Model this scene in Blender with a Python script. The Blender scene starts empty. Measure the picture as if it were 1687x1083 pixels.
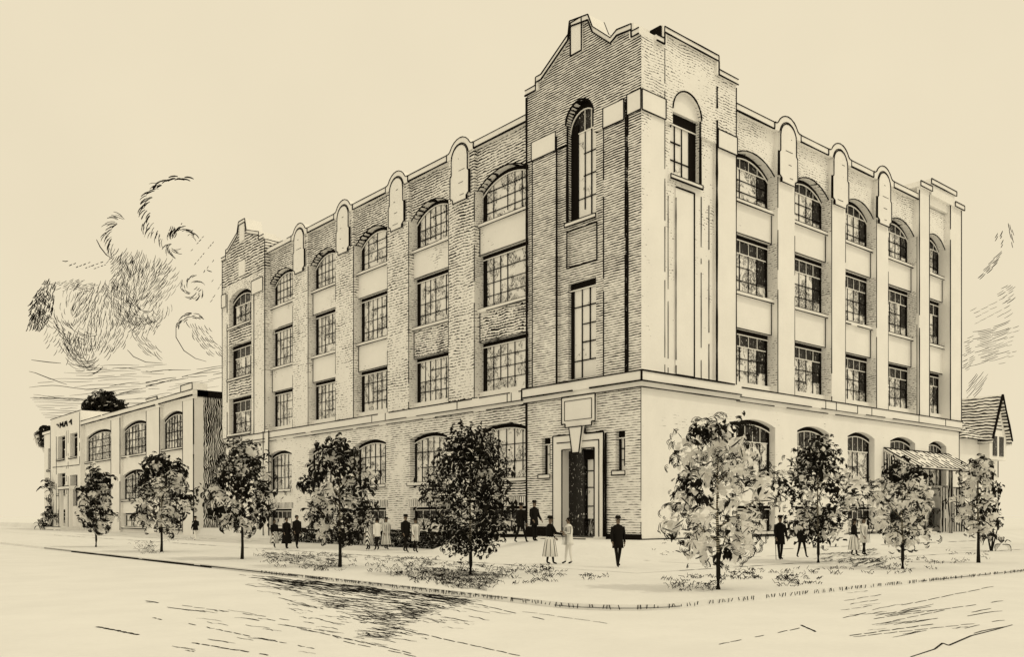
import bpy, bmesh, math, random
from mathutils import Vector, Matrix
random.seed(7)
S = bpy.context.scene
COL = S.collection
PI = math.pi

# ------------------------------------------------------------------ survey
# street corner of the factory is the origin, X runs along the side street,
# Y along the main street; the eye stands across the crossing
Fx, Fy, Rx, Ry = .6477, .7618, .7618, -.6477
Cx, Cy, EZ = -30.3, -26.73, 1.85
FOC, PX, PY = 1473., 843.5, 850.

def g(px, py, z=0.0):
    d = (EZ - z) * FOC / (py - PY)
    l = (px - PX) / FOC * d
    return Vector((Cx + Fx * d + Rx * l, Cy + Fy * d + Ry * l, z))

def at(px, py, d):
    l = (px - PX) / FOC * d
    return Vector((Cx + Fx * d + Rx * l, Cy + Fy * d + Ry * l, EZ + (PY - py) * d / FOC))

def sstep(a, b, x):
    t = min(1, max(0, (x - a) / (b - a)))
    return t * t * (3 - 2 * t)

KB = .10                                   # pavement level above the road
def ground_z(x, y):
    if x < -17.85 or y < -15.2:
        return 0.0
    sx = sstep(-6.6, -4.0, x)
    sy = sstep(-4.4, -1.0, y)
    if x < .2:
        sy *= 1 - sstep(7.6, 9.0, y)
    return KB + .65 * sx * sy

# ------------------------------------------------------------------ materials
PAPER = (.91, .90, .88)                   # limewashed masonry and pale ground
INKC = (.010, .008, .0065)

class NT:
    def __init__(s, name):
        s.m = bpy.data.materials.new(name); s.m.use_nodes = True
        s.t = s.m.node_tree; s.n = s.t.nodes; s.l = s.t.links
        s.n.clear()
        o = s.n.new('ShaderNodeOutputMaterial'); s.b = s.n.new('ShaderNodeBsdfPrincipled')
        s.l.new(s.b.outputs[0], o.inputs[0])
        s.b.inputs['Roughness'].default_value = .95
        s.b.inputs['Specular IOR Level'].default_value = .05
        s.pos = None
    def link(s, a, b): s.l.new(a, b)
    def P(s):
        if not s.pos:
            gq = s.n.new('ShaderNodeNewGeometry'); s.pos = gq.outputs['Position']
        return s.pos
    def math(s, op, a, b=0.0, c=None):
        n = s.n.new('ShaderNodeMath'); n.operation = op
        for i, v in enumerate((a, b) if c is None else (a, b, c)):
            if isinstance(v, (int, float)): n.inputs[i].default_value = v
            else: s.l.new(v, n.inputs[i])
        return n.outputs[0]
    def xyz(s, v):
        n = s.n.new('ShaderNodeSeparateXYZ'); s.l.new(v, n.inputs[0]); return n.outputs
    def comb(s, x, y, z):
        n = s.n.new('ShaderNodeCombineXYZ')
        for i, v in enumerate((x, y, z)):
            if isinstance(v, (int, float)): n.inputs[i].default_value = v
            else: s.l.new(v, n.inputs[i])
        return n.outputs[0]
    def noise(s, vec, scale, detail=2.0, rough=.5, dist=0.0):
        n = s.n.new('ShaderNodeTexNoise'); s.l.new(vec, n.inputs['Vector'])
        n.inputs['Scale'].default_value = scale; n.inputs['Detail'].default_value = detail
        n.inputs['Roughness'].default_value = rough; n.inputs['Distortion'].default_value = dist
        return n.outputs[0]
    def smooth(s, v, a, b):
        n = s.n.new('ShaderNodeMapRange'); n.interpolation_type = 'SMOOTHSTEP'
        s.l.new(v, n.inputs[0]); n.inputs[1].default_value = a; n.inputs[2].default_value = b
        return n.outputs[0]
    def mix(s, f, a, b):
        n = s.n.new('ShaderNodeMix'); n.data_type = 'RGBA'
        if isinstance(f, (int, float)): n.inputs[0].default_value = f
        else: s.l.new(f, n.inputs[0])
        for i, v in ((6, a), (7, b)):
            if isinstance(v, tuple): n.inputs[i].default_value = (*v, 1)
            else: s.l.new(v, n.inputs[i])
        return n.outputs[2]
    def paper(s, col):                     # faint mottling of limewash
        a = s.noise(s.P(), .55, 4, .6); b = s.noise(s.P(), 9., 2)
        v = s.math('ADD', s.math('MULTIPLY', a, .75), s.math('MULTIPLY', b, .25))
        return s.mix(s.smooth(v, .3, .7), tuple(c * .955 for c in col), tuple(min(.95, c * 1.03) for c in col))
    def done(s, c):
        if isinstance(c, tuple): s.b.inputs['Base Color'].default_value = (*c, 1)
        else: s.l.new(c, s.b.inputs['Base Color'])
        return s.m

def mat_plain(name, col, mottled=True):
    t = NT(name)
    return t.done(t.paper(col) if mottled else col)

def mat_courses(name, base, pitch=.125, k1=1.0, k2=.9, run=.8, wob=.5, zg=0., yg=0., lo=-1., hi=.62, vertical=False, col=PAPER):
    """brickwork: thin dark broken courses; base = share of dark joint"""
    t = NT(name)
    o = t.xyz(t.P())
    s = t.math('ADD', o[0], o[1]); z = o[2]
    if vertical: s, z = z, s
    w1 = t.noise(t.P(), .9, 2)
    c = t.math('ADD', t.math('MULTIPLY', z, 1 / pitch), t.math('MULTIPLY', t.math('SUBTRACT', w1, .5), wob * 2))
    idn = t.math('FLOOR', c); fr = t.math('SUBTRACT', c, idn)
    n1 = t.noise(t.comb(t.math('ADD', t.math('MULTIPLY', s, 1 / run), t.math('MULTIPLY', idn, 7.31)), t.math('MULTIPLY', idn, 3.17), 0.0), 1.0, 2, .6)
    n2 = t.noise(t.P(), .42, 3, .6)
    wd = t.math('ADD', t.math('MULTIPLY', t.math('SUBTRACT', n1, .5), k1), t.math('MULTIPLY', t.math('SUBTRACT', n2, .5), k2))
    wd = t.math('ADD', wd, base)
    if zg: wd = t.math('ADD', wd, t.math('MULTIPLY', t.math('SUBTRACT', o[2], 14.), zg))
    if yg: wd = t.math('ADD', wd, t.math('MULTIPLY', t.math('SUBTRACT', o[1], 10.), yg))
    wd = t.math('MINIMUM', t.math('MAXIMUM', wd, lo), hi)
    d = t.math('SUBTRACT', wd, fr)
    ink = t.smooth(d, -.07, .07)
    return t.done(t.mix(ink, t.paper(col), INKC))

def mat_scribble(name, thr, dens=.47, sx=11., sz=4., big=1.1, col=PAPER, dark=INKC):
    """panes: bright blind or curtain, dark gaps and reflections scrawled into the colour"""
    t = NT(name)
    o = t.xyz(t.P()); s = t.math('ADD', o[0], o[1])
    n = t.noise(t.P(), big, 3, .6, .6)
    area = t.smooth(n, thr - .03, thr + .05)
    q = t.noise(t.comb(t.math('MULTIPLY', s, sx), t.math('MULTIPLY', o[2], sz), 0.0), 1.0, 2, .5, 1.2)
    scr = t.smooth(q, dens + .05, dens - .05)
    t.b.inputs['Roughness'].default_value = .35
    t.b.inputs['Specular IOR Level'].default_value = .25
    return t.done(t.mix(t.math('MULTIPLY', area, scr), t.paper(col), dark))

M = {}
M['ink'] = mat_plain('ink_line', INKC, False)
M['stone'] = mat_plain('pale_stone', PAPER)
M['ground'] = mat_plain('pale_gravel', (.83, .83, .82))
M['road'] = mat_plain('pale_road', (.83, .83, .82))
M['brick_street'] = mat_courses('shaded_street_brick', .38, .116, 1.1, .8, .42, .38, zg=.015, hi=.6)  # street-front bricks hatched denser, painting in that side's shade
M['brick_wing'] = mat_courses('shaded_wing_brick', .27, .165, 1.5, 1.0, .24, .75, zg=.017, yg=-.009, hi=.58)
M['brick_low'] = mat_courses('shaded_lower_brick', .30, .135, 1.1, 1.1, .38, .5, yg=-.014, hi=.55)
M['brick_top'] = mat_courses('parapet_brick', .42, .15, 1.4, .9, .26, .8, hi=.6)
M['brick_far'] = mat_courses('pavilion_brick', .44, .22, 1.2, .9, .45, .5, hi=.62)
M['brick_side'] = mat_courses('lit_side_brick', -.30, .13, 1.0, 1.9, .4, .8, hi=.42)  # sparse hatching: lit-side copy of the street brick
M['brick_upper_side'] = mat_courses('lit_upper_brick', -.14, .13, 1.5, 1.3, .14, 1.4, zg=.028, hi=.36)
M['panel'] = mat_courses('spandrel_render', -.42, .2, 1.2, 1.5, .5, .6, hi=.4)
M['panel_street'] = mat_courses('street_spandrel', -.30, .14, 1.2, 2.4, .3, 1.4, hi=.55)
M['panel_dark'] = mat_courses('shaded_spandrel', .42, .15, 1.8, 1.8, .20, 1.0, hi=.8)  # denser hatching paints the shaded spandrels dark
M['pane_annex'] = mat_scribble('annex_pane', .42, .52, 10., 5., .5)
M['reveal'] = mat_courses('shaded_jamb_brick', .10, .12, 1.4, 1.0, .15, 1.4, hi=.5)  # hatching darkens the jambs, reveal shade put into the colour
M['scrawl'] = mat_courses('scrawled_gable_brick', .66, .16, 1.3, 1.0, .8, 2.2, vertical=True, hi=.85)  # dense upright strokes, darker than the annex front
M['voussoir'] = mat_courses('arch_brick', .2, .17, .8, 1.0, .9, .5, vertical=True, hi=.5)
M['pane'] = mat_scribble('window_pane', .50, .49, 22., 9., 1.3)
M['pane_side'] = mat_scribble('side_window_pane', .47, .51, 22., 9., 1.2)
M['pane_clear'] = mat_scribble('bright_pane', .64, .48, 20., 8., 1.2)
M['pane_dark'] = mat_scribble('dark_pane', .10, .68, 14., 5.)
M['door'] = mat_scribble('door_leaf', .36, .55, 16., 3.)
def mat_leaf(name, col):
    t = NT(name); t.b.inputs['Base Color'].default_value = (*col, 1)
    t.b.inputs['Roughness'].default_value = 1.0
    tr = t.n.new('ShaderNodeBsdfTranslucent'); tr.inputs[0].default_value = (*col, 1)
    mx = t.n.new('ShaderNodeMixShader'); mx.inputs[0].default_value = .62
    out = [q for q in t.n if q.type == 'OUTPUT_MATERIAL'][0]
    t.l.new(t.b.outputs[0], mx.inputs[1]); t.l.new(tr.outputs[0], mx.inputs[2]); t.l.new(mx.outputs[0], out.inputs[0])
    return t.m
M['leaf_light'] = mat_leaf('pale_leaf', (.92, .91, .89))
M['leaf_dark'] = mat_plain('dark_leaf', (.016, .0145, .012), False)
M['bark'] = mat_courses('bark', .55, .05, .9, .5, .2, 1.0, hi=.9, col=(.5, .46, .38))
M['cloth_dark'] = mat_plain('dark_wool', (.012, .0105, .009), False)
M['cloth_grey'] = mat_courses('striped_wool', .5, .05, .8, .6, .5, 1.0, vertical=True, hi=.8)
M['cloth_light'] = mat_plain('pale_linen', (.84, .83, .80), False)
M['skin'] = mat_plain('skin', (.22, .17, .13), False)
M['hair'] = mat_plain('hair', (.012, .010, .008), False)
M['roof_tile'] = mat_courses('roof_shingle', .46, .26, .8, .3, .9, .8, hi=.6)
M['roof_metal'] = mat_plain('porch_roof_metal', PAPER)
M['plank'] = mat_courses('rough_plank', .4, .16, .9, .6, 1.2, .7, vertical=True, hi=.7)

# ------------------------------------------------------------------ mesh builder
mapR = lambda u, w, z: (u, w, z)           # side-street face
mapL = lambda u, w, z: (w, u, z)           # main-street face

class MB:
    def __init__(s, mats=('stone', 'ink')):
        s.v = []; s.f = []; s.mi = []; s.mats = list(mats)
    def idx(s, m):
        if m not in s.mats: s.mats.append(m)
        return s.mats.index(m)
    def add(s, vs, fs, m):
        b = len(s.v); s.v += [tuple(p) for p in vs]
        k = s.idx(m)
        for f in fs:
            s.f.append([i + b for i in f]); s.mi.append(k)
    def box(s, mp, u0, u1, w0, w1, z0, z1, m):
        vs = [mp(u, w, z) for z in (z0, z1) for w in (w0, w1) for u in (u0, u1)]
        s.add(vs, [(0, 1, 3, 2), (4, 6, 7, 5), (0, 4, 5, 1), (2, 3, 7, 6), (0, 2, 6, 4), (1, 5, 7, 3)], m)
    def prism(s, mp, pts, w0, w1, m, side=None):
        n = len(pts)
        vs = [mp(u, w0, z) for u, z in pts] + [mp(u, w1, z) for u, z in pts]
        s.add(vs, [tuple(range(n)), tuple(range(2 * n - 1, n - 1, -1))], m)
        s.add(vs, [(i, (i + 1) % n, n + (i + 1) % n, n + i) for i in range(n)], side or m)
    def tube(s, pts, rs, m, n=4, cap=True):
        pts = [Vector(p) for p in pts]; ring = []
        vs = []
        for i, p in enumerate(pts):
            d = (pts[min(i + 1, len(pts) - 1)] - pts[max(i - 1, 0)])
            if d.length < 1e-9: d = Vector((0, 0, 1))
            d.normalize()
            a = d.cross(Vector((0, 0, 1)))
            if a.length < .05: a = d.cross(Vector((0, 1, 0)))
            a.normalize(); b = d.cross(a)
            for k in range(n):
                t = 2 * PI * (k + .5) / n
                vs.append(p + (a * math.cos(t) + b * math.sin(t)) * rs[i])
        fs = []
        for i in range(len(pts) - 1):
            for k in range(n):
                fs.append((i * n + k, i * n + (k + 1) % n, (i + 1) * n + (k + 1) % n, (i + 1) * n + k))
        if cap:
            fs.append(tuple(range(n))); e = (len(pts) - 1) * n
            fs.append(tuple(range(e + n - 1, e - 1, -1)))
        s.add(vs, fs, m)
    def line(s, p, q, r=.03, gap=.10, m='ink', step=1.6):
        """a drawn joint or arris: a thin dark bead, broken here and there"""
        p = Vector(p); q = Vector(q); L = (q - p).length
        n = max(1, int(L / step + .5)); ra = r
        for i in range(n):
            a = p.lerp(q, i / n); b = p.lerp(q, (i + 1) / n)
            if gap and n > 1 and random.random() < gap:
                b = a.lerp(b, random.uniform(.2, .7))
            rb = r * random.uniform(.7, 1.2)
            s.tube([a, b], [ra, rb], m, 4); ra = rb
    def pline(s, pts, r=.03, m='ink', closed=False):
        pts = list(pts) + ([pts[0]] if closed else [])
        for a, b in zip(pts, pts[1:]): s.line(a, b, r, 0, m)
    def stroke(s, pts, r, m='ink', n=3):
        k = len(pts)
        s.tube(pts, [r * (.35 + .65 * math.sin(PI * min(1, (i + .6) / k))) for i in range(k)], m, n)
    def ribbon(s, pts, w, m='ink'):
        pts = [Vector(p) for p in pts]; vs = []
        k = len(pts)
        for i, p in enumerate(pts):
            d = pts[min(i + 1, k - 1)] - pts[max(i - 1, 0)]; d.z = 0
            d = d.normalized() if d.length > 1e-6 else Vector((1, 0, 0))
            a = Vector((-d.y, d.x, 0)) * w * (.4 + .6 * math.sin(PI * (i + .7) / (k + .4))) * .5
            vs += [p + a, p - a]
        s.add(vs, [(2 * i, 2 * i + 1, 2 * i + 3, 2 * i + 2) for i in range(k - 1)], m)
    def build(s, name, parent=None, loc=None, smooth=False):
        me = bpy.data.meshes.new(name)
        off = Vector((0, 0, 0))
        if parent is not None:
            q = parent
            while q is not None: off += q.location; q = q.parent
        if loc is not None:
            lo = Vector(loc) - off
        else:
            lo = Vector((0, 0, 0))
        tot = off + lo
        me.from_pydata([tuple(Vector(p) - tot) for p in s.v], [], s.f)
        for m in s.mats: me.materials.append(M[m])
        me.polygons.foreach_set('material_index', s.mi)
        if smooth: me.polygons.foreach_set('use_smooth', [True] * len(s.f))
        me.update()
        o = bpy.data.objects.new(name, me); COL.objects.link(o)
        o.location = lo
        if parent is not None: o.parent = parent
        return o

def tag(o, label=None, cat=None, group=None, kind=None):
    if label: o['label'] = label
    if cat: o['category'] = cat
    if group: o['group'] = group
    if kind: o['kind'] = kind
    return o

def thing(name, label, cat, loc=(0, 0, 0), group=None):
    o = bpy.data.objects.new(name, None); COL.objects.link(o); o.location = loc
    o.empty_display_size = .3
    return tag(o, label, cat, group)

def arc(a, b, zs, rise, n=10):
    """segmental arch from (a,zs) over to (b,zs)"""
    if rise <= 0: return [(a, zs), (b, zs)]
    h = (b - a) / 2
    r = (h * h + rise * rise) / (2 * rise); c = zs + rise - r
    t0 = math.atan2(zs - c, -h); t1 = math.atan2(zs - c, h)
    if t0 < 0: t0 += 2 * PI
    return [((a + b) / 2 + r * math.cos(t0 + (t1 - t0) * i / n), c + r * math.sin(t0 + (t1 - t0) * i / n)) for i in range(n + 1)]

def wall_cols(mb, mp, u0, u1, w0, w1, z0, z1, cols, m, reveal=None):
    """a wall pierced by columns of openings: cols = [(a,b,[(za,zs,rise),...])]"""
    x = u0
    for a, b, ops in cols:
        if a > x: mb.box(mp, x, a, w0, w1, z0, z1, m)
        z = z0
        for za, zs, rise in ops:
            if za > z: mb.box(mp, a, b, w0, w1, z, za, m)
            z = zs
            if rise > 0:
                zt = zs + rise + .12
                mb.prism(mp, arc(a, b, zs, rise) + [(b, zt), (a, zt)], w0, w1, m)
                z = zt
        if z1 > z: mb.box(mp, a, b, w0, w1, z, z1, m)
        x = b
    if u1 > x: mb.box(mp, x, u1, w0, w1, z0, z1, m)

def make_window(mp, parent, a, b, z0, zs, rise, w, cols, rows, pane='pane', dark=0, sill=True, lr=.028, head=.2, wsill=.35, oname='window', darkcol=False, sidebar=.16):
    """a metal sash set at depth w: frame and glazing bars, panes, sill"""
    H = zs - z0
    f = MB(('ink', 'stone'))
    top = arc(a, b, zs, rise, 12)
    # dark outer frame; its wide far jamb and head paint in the reveal shadow
    f.box(mp, b - sidebar, b - .005, w - .06, w + .05, z0, zs, 'ink')
    f.box(mp, a + .005, a + .07, w - .06, w + .05, z0, zs, 'ink')
    inner = [(u, z - head) for u, z in top]
    f.prism(mp, top + inner[::-1], w - .07, w + .05, 'ink')
    for (u, z), (u2, z2) in zip(inner, inner[1:]):
        f.tube([mp(u, w - .08, z - .03), mp(u2, w - .08, z2 - .03)], [.035, .035], 'stone')
    zt = lambda u: (zs if rise <= 0 else max(zs, min(z for (uu, z) in top if abs(uu - u) < (b - a) * .07 + .01) if any(abs(uu - u) < (b - a) * .07 + .01 for uu, _ in top) else zs)) - head
    ztop = zs + rise - head
    zr = [z0 + (ztop - z0) * j / rows for j in range(rows + 1)]
    zd = zr[rows - dark] if dark else ztop
    for i in range(1, cols):
        u = a + .07 + (b - sidebar - a - .07) * i / cols
        if random.random() < .93:
            f.line(mp(u, w - .03, z0 + (random.random() < .3) * H * .25 * random.random()), mp(u, w - .03, min(zd, zt(u))), lr, 0, 'ink', 3)
        if dark:
            f.line(mp(u, w - .035, zd), mp(u, w - .035, zt(u)), lr * .8, 0, 'stone', 3)
    for j in range(1, rows):
        mm = 'stone' if (dark and j >= rows - dark) else 'ink'
        if zr[j] < zs - head * .5 or rise > 0:
            zz = min(zr[j], zs - .02)
            x0, x1 = a + .05, b - sidebar
            if mm == 'ink' and random.random() < .25: x1 = x0 + (x1 - x0) * random.uniform(.6, .9)
            f.line(mp(x0, w - .032, zz), mp(x1, w - .032, zz), lr * (1.3 if mm == 'stone' else 1), 0, mm, 3)
    wo = f.build(oname, parent)
    p = MB((pane,))
    if dark:  # dark top panes and side column paint head and jamb shadow on the glass
        p.box(mp, a, b - sidebar, w, w + .02, z0, zd, pane)
        wd = (b - a) * .2
        q = MB(('pane_dark',))
        dtop = [pt for pt in top if pt[1] > zd] if rise > 0 else top
        if rise > 0 and zd < zs: poly = [(a, zd)] + top + [(b, zd)]
        elif rise > 0: poly = [(dtop[0][0] - .1, zd)] + dtop + [(dtop[-1][0] + .1, zd)]
        else: poly = [(a, zd), (a, zs), (b, zs), (b, zd)]
        q.prism(mp, poly, w + .001, w + .022, 'pane_dark')
        if darkcol:
            q.box(mp, b - sidebar - wd, b - sidebar, w - .01, w - .004, z0 + H * .25, zd, 'pane_dark')
        q.build('upper_pane', wo)
        if zd > zs: p.box(mp, a, b, w, w + .02, zd - .002, zd - .001, pane)
    else:
        p.prism(mp, [(a, z0)] + top + [(b, z0)], w, w + .02, pane)
    p.build('pane', wo)
    if sill:
        s = MB()
        s.box(mp, a - .12, b + .12, wsill - .14, w, z0 - .2, z0 - .003, 'stone')
        for z in (z0 - .2, ):
            s.line(mp(a - .12, wsill - .15, z), mp(b + .12, wsill - .15, z), lr * 1.3, .04)
        s.line(mp(a - .12, wsill - .15, z0), mp(b + .12, wsill - .15, z0), lr * .7, .12)
        s.line(mp(a - .12, wsill - .15, z0 - .2), mp(a - .12, wsill - .15, z0), lr * .8, 0)
        s.line(mp(b + .12, wsill - .15, z0 - .2), mp(b + .12, wsill - .15, z0), lr * .8, 0)
        s.build('sill', wo)
    return wo

# ================================================================== FACTORY
fac = thing('factory_building', 'tall four-storey brick factory with gabled corner tower filling the middle of the scene', 'factory building')
WP, WW = .35, .75                          # pier face and panel face of the wings behind the tower face
ZB0, ZB1 = 7.72, 8.32                      # string course
ZPAR = 22.3

def wing(mp, name, piers, cols, uend, mats, side):
    """piers [(a,b)], cols [(a,b)] of windows, uend the last pier's far end"""
    wallm, lowm, topm, panelm, pane = mats
    u0 = 7.0 if side else 7.6
    F1 = (3.85, 6.5, .32); BS = (1.05, 2.35, 0)
    up = [(8.75, 11.5, 0), (13.38, 16.4, 0), (18.12, 19.95, .75)]
    # ground storey, flush with the pier face
    lo = MB((lowm, 'ink'))
    lcols = []
    for i, (a, b) in enumerate(cols):
        ins = .25 if side else .15
        ops = [BS, F1]
        lcols.append((a + ins, b - ins, ops))
    wall_cols(lo, mp, u0, uend, WP, WP + .8, -.3, ZB0, lcols, lowm)
    lo.build('ground_storey_wall', fac)
    for i, (a, b, ops) in enumerate(lcols):
        hid = side and i >= 3
        nc = 6 if not side else 5
        make_window(mp, fac, a, b, *F1, WP + .42, nc, 3, pane, dark=1 if side else 0, head=.22, wsill=WP, darkcol=False)
        if not hid:
            make_window(mp, fac, a, b, *BS, WP + .42, 5, 2, pane, dark=1, head=.14, wsill=WP)
            if not side:
                s = MB(('voussoir', 'ink')); s.box(mp, a - .2, b + .2, WP - .02, WP + .1, 2.38, 2.85, 'voussoir')
                for k in range(int((b - a + .4) / .2)):
                    u = a - .2 + .2 * k
                    s.line(mp(u, WP - .025, 2.4), mp(u, WP - .025, 2.83), .014, 0)
                s.build('lintel', fac)
    # upper storeys: recessed panels between the windows
    for i, (a, b) in enumerate(cols):
        zz = ZB1
        for k, (za, zs, rise) in enumerate(up):
            if za > zz + .01:
                pm_ = 'panel_dark' if (not side and i < 2 and k == 1) else panelm
                wl = MB((pm_, 'ink')); wl.box(mp, a, b, WW, WW + .5, zz, za, pm_)
                if k:
                    wl.line(mp(a, WW - .01, zz), mp(b, WW - .01, zz), .03, .05)
                    if random.random() < .8: wl.line(mp(b - .03, WW - .01, zz), mp(b - .03, WW - .01, za - .2), .03, .2)
                wl.build('spandrel', fac)
            zz = zs
        wl = MB((topm, 'ink', 'reveal'))
        wl.prism(mp, arc(a, b, up[2][1], up[2][2]) + [(b, ZPAR), (a, ZPAR)], WP + .22, WW + .5, topm)
        ap = arc(a, b, up[2][1], up[2][2])
        for p, q in zip(ap, ap[1:]):
            wl.line(mp(p[0], WP + .2, p[1]), mp(q[0], WP + .2, q[1]), .035, 0)
        for k, (za, zs, rise) in enumerate(up):
            make_window(mp, fac, a, b, za, zs, rise, WW + .3, 7 if not side else 5, 4, pane, dark=1 if side else 0, sidebar=.16 if side else .3,
                        sill=k > 0, wsill=WW, head=.22, darkcol=side, lr=.026)
        wl.build('arch_head', fac)
    # piers with stone caps
    for k, (a, b) in enumerate(piers):
        p = MB((wallm, 'ink', 'reveal'))
        p.box(mp, a, b, WP, WW + .6, ZB1, ZPAR, wallm)
        p.line(mp(b, WP, ZB1), mp(b, WP, ZPAR - 2.4), .022, .35)
        p.line(mp(a, WP, ZB1), mp(a, WP, ZPAR - 2.4), .026, .15)
        for za, zs, rise in up:
            p.box(mp, a - .014, a - .002, WP + .04, WW + .28, za, zs, 'reveal')
        po = p.build('pier', fac)
        c = (a + b) / 2; h = .87
        if k == len(piers) - 1 and side: continue
        cap = MB()
        zb, zt = 19.65, 22.12
        pts = [(c - h, zb + .35), (c - h * .72, zb + .2), (c - h * .72, zb), (c + h * .72, zb), (c + h * .72, zb + .2), (c + h, zb + .35), (c + h, 21.2), (c + h * .86, 21.3), (c + h * .86, zt)]
        pts += [(c + h * .86 * math.cos(t * PI / 8), zt + h * .86 * math.sin(t * PI / 8)) for t in range(1, 8)]
        pts += [(c - h * .86, zt), (c - h * .86, 21.3), (c - h, 21.2)]
        cap.prism(mp, pts, WP - .13, WP + .06, 'stone')
        cap.pline([mp(u, WP - .14, z) for u, z in pts], .034, closed=True)
        cap.line(mp(c - h - .02, WP - .1, zb + .3), mp(c - h - .02, WP - .1, 21.25), .06, .05)  # heavy bead paints a side shadow on the cap
        cap.line(mp(c - h * .74, WP - .1, zb), mp(c - h * .74, WP - .1, zb + .25), .06, 0)
        for q in range(4): cap.line(mp(c + random.uniform(-.5, .3), WP - .14, 20 + q * .7), mp(c + random.uniform(-.1, .5), WP - .14, 20 + q * .7), .014, 0)
        cap.build('pier_cap', po)
    # coping: flat between the caps, arched over them, running back over the parapet
    cp = MB()
    x = u0
    caps = piers if not side else piers[:-1]
    for (a, b) in caps:
        c = (a + b) / 2; h = 1.13
        e0 = c - h - .12
        cp.box(mp, x, e0, WP - .08, WW + .5, ZPAR, ZPAR + .36, 'stone')
        cp.line(mp(x, WP - .09, ZPAR), mp(e0, WP - .09, ZPAR), .05, .02); cp.line(mp(x, WP - .09, ZPAR + .36), mp(e0, WP - .09, ZPAR + .36), .032, .05)
        zt = 22.1; r0, r1 = .80, 1.08
        ring = [(c + r1, ZPAR + .36)] + [(c + r1 * math.cos(t * PI / 12), zt + .1 + r1 * math.sin(t * PI / 12)) for t in range(2, 11)] + [(c - r1, ZPAR + .36)]
        rin = [(c + r0, ZPAR + .02)] + [(c + r0 * math.cos(t * PI / 12), zt + .05 + r0 * math.sin(t * PI / 12)) for t in range(2, 11)] + [(c - r0, ZPAR + .02)]
        pts = [(c + 1.25, ZPAR), (c + 1.25, ZPAR + .36)] + ring + [(c - 1.25, ZPAR + .36), (c - 1.25, ZPAR), (c - r0, ZPAR)] + rin[::-1] + [(c + r0, ZPAR)]
        cp.prism(mp, pts, WP - .1, WW + .9, 'stone')
        out = [(c + 1.25, ZPAR), (c + 1.25, ZPAR + .36)] + ring + [(c - 1.25, ZPAR + .36), (c - 1.25, ZPAR)]
        cp.pline([mp(u, WP - .11, z) for u, z in out], .034)
        cp.pline([mp(u, WP - .11, z) for u, z in rin], .03)
        cp.pline([mp(u, WW + .91, z) for u, z in ring], .034)
        x = c + h + .12
    cp.box(mp, x, uend - 8.0 if not side else piers[-1][0], WP - .08, WW + .5, ZPAR, ZPAR + .36, 'stone')
    xe = uend - 8.0 if not side else piers[-1][0]
    cp.line(mp(x, WP - .09, ZPAR), mp(xe, WP - .09, ZPAR), .045, .02); cp.line(mp(x, WP - .09, ZPAR + .36), mp(xe, WP - .09, ZPAR + .36), .032, .05)
    cp.build('coping', fac)
    # string course
    sc = MB()
    sc.box(mp, u0, uend, WP - .22, WP + .6, ZB0 + .12, ZB1, 'stone')
    sc.box(mp, u0, uend, WP - .12, WP + .6, ZB0 - .1, ZB0 + .119, 'stone')
    sc.line(mp(u0, WP - .23, ZB1), mp(uend, WP - .23, ZB1), .042, .06)
    sc.line(mp(u0, WP - .23, ZB0 + .12), mp(uend, WP - .23, ZB0 + .12), .030, .12)
    sc.line(mp(u0, WP - .13, ZB0 - .1), mp(uend, WP - .13, ZB0 - .1), .030, .2)
    for k in range(7):
        u = u0 + (uend - u0) * random.random()
        sc.line(mp(u, WP - .235, ZB0 + .12), mp(u, WP - .235, ZB1), .02, 0)
    sc.build('string_course', fac)

# main-street wing
piersL = [(12.57, 14.97), (19.1, 21.5), (25.7, 28.1), (32.1, 34.5)]
colsL = [(8.0, 12.57), (14.97, 19.1), (21.5, 25.7), (28.1, 32.1), (34.5, 38.75)]
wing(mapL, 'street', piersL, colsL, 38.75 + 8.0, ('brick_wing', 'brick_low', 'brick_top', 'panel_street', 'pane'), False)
# side-street wing
piersR = [(11.3, 12.9), (16.7, 18.2), (21.85, 23.3), (27.1, 28.5)]
colsR = [(7.2, 11.3), (12.9, 16.7), (18.2, 21.85), (23.3, 27.1), (28.5, 31.6)]
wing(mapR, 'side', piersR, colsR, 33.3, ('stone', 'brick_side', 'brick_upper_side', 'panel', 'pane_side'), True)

# ---- end pavilion on the main street
pv = MB(('brick_wing', 'ink', 'stone', 'brick_top'))
A, B = 38.75, 47.0
oa, ob = 41.2, 45.6
ups = [(8.6, 11.6, 0), (13.2, 16.0, 0), (17.5, 19.8, .6)]
wall_cols(pv, mapL, A, B, .12, WW + .6, ZB1, 21.0, [(oa, ob, ups)], 'brick_wing')
gab = [(A, 21.0), (A, 23.5), (A + .9, 23.5), (A + .9, 23.9), (A + 3.2, 24.6), (A + 3.5, 25.6), (A + 4.7, 25.6), (A + 5.0, 24.8), (A + 6.9, 23.9), (A + 7.3, 23.9), (A + 7.3, 23.4), (B, 23.4), (B, 21.0)]
pv.prism(mapL, gab, .12, WW + .6, 'brick_far')
pv.box(mapL, A + 3.7, A + 4.6, .04, .12, 24.2, 25.62, 'stone')
for u in (A, B): pv.line(mapL(u, .11, ZB1), mapL(u, .11, 23.4), .04, .08)
for u in (oa - .5, ob + .35): pv.line(mapL(u, .11, ZB1), mapL(u, .11, 20.4), .05, .2)
for a, b in ((A + .15, A + 2.2), (ob + .35, B - .1)):
    pv.box(mapL, a, b, .0, .12, 19.4, 20.5, 'stone')
    pv.pline([mapL(a, -.01, 19.4), mapL(b, -.01, 19.4), mapL(b, -.01, 20.5), mapL(a, -.01, 20.5)], .03, closed=True)
for z0, z1 in ((11.7, 13.0), (16.1, 17.3)): pv.box(mapL, oa, ob, .116, .119, z0, z1, 'brick_far')
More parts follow.
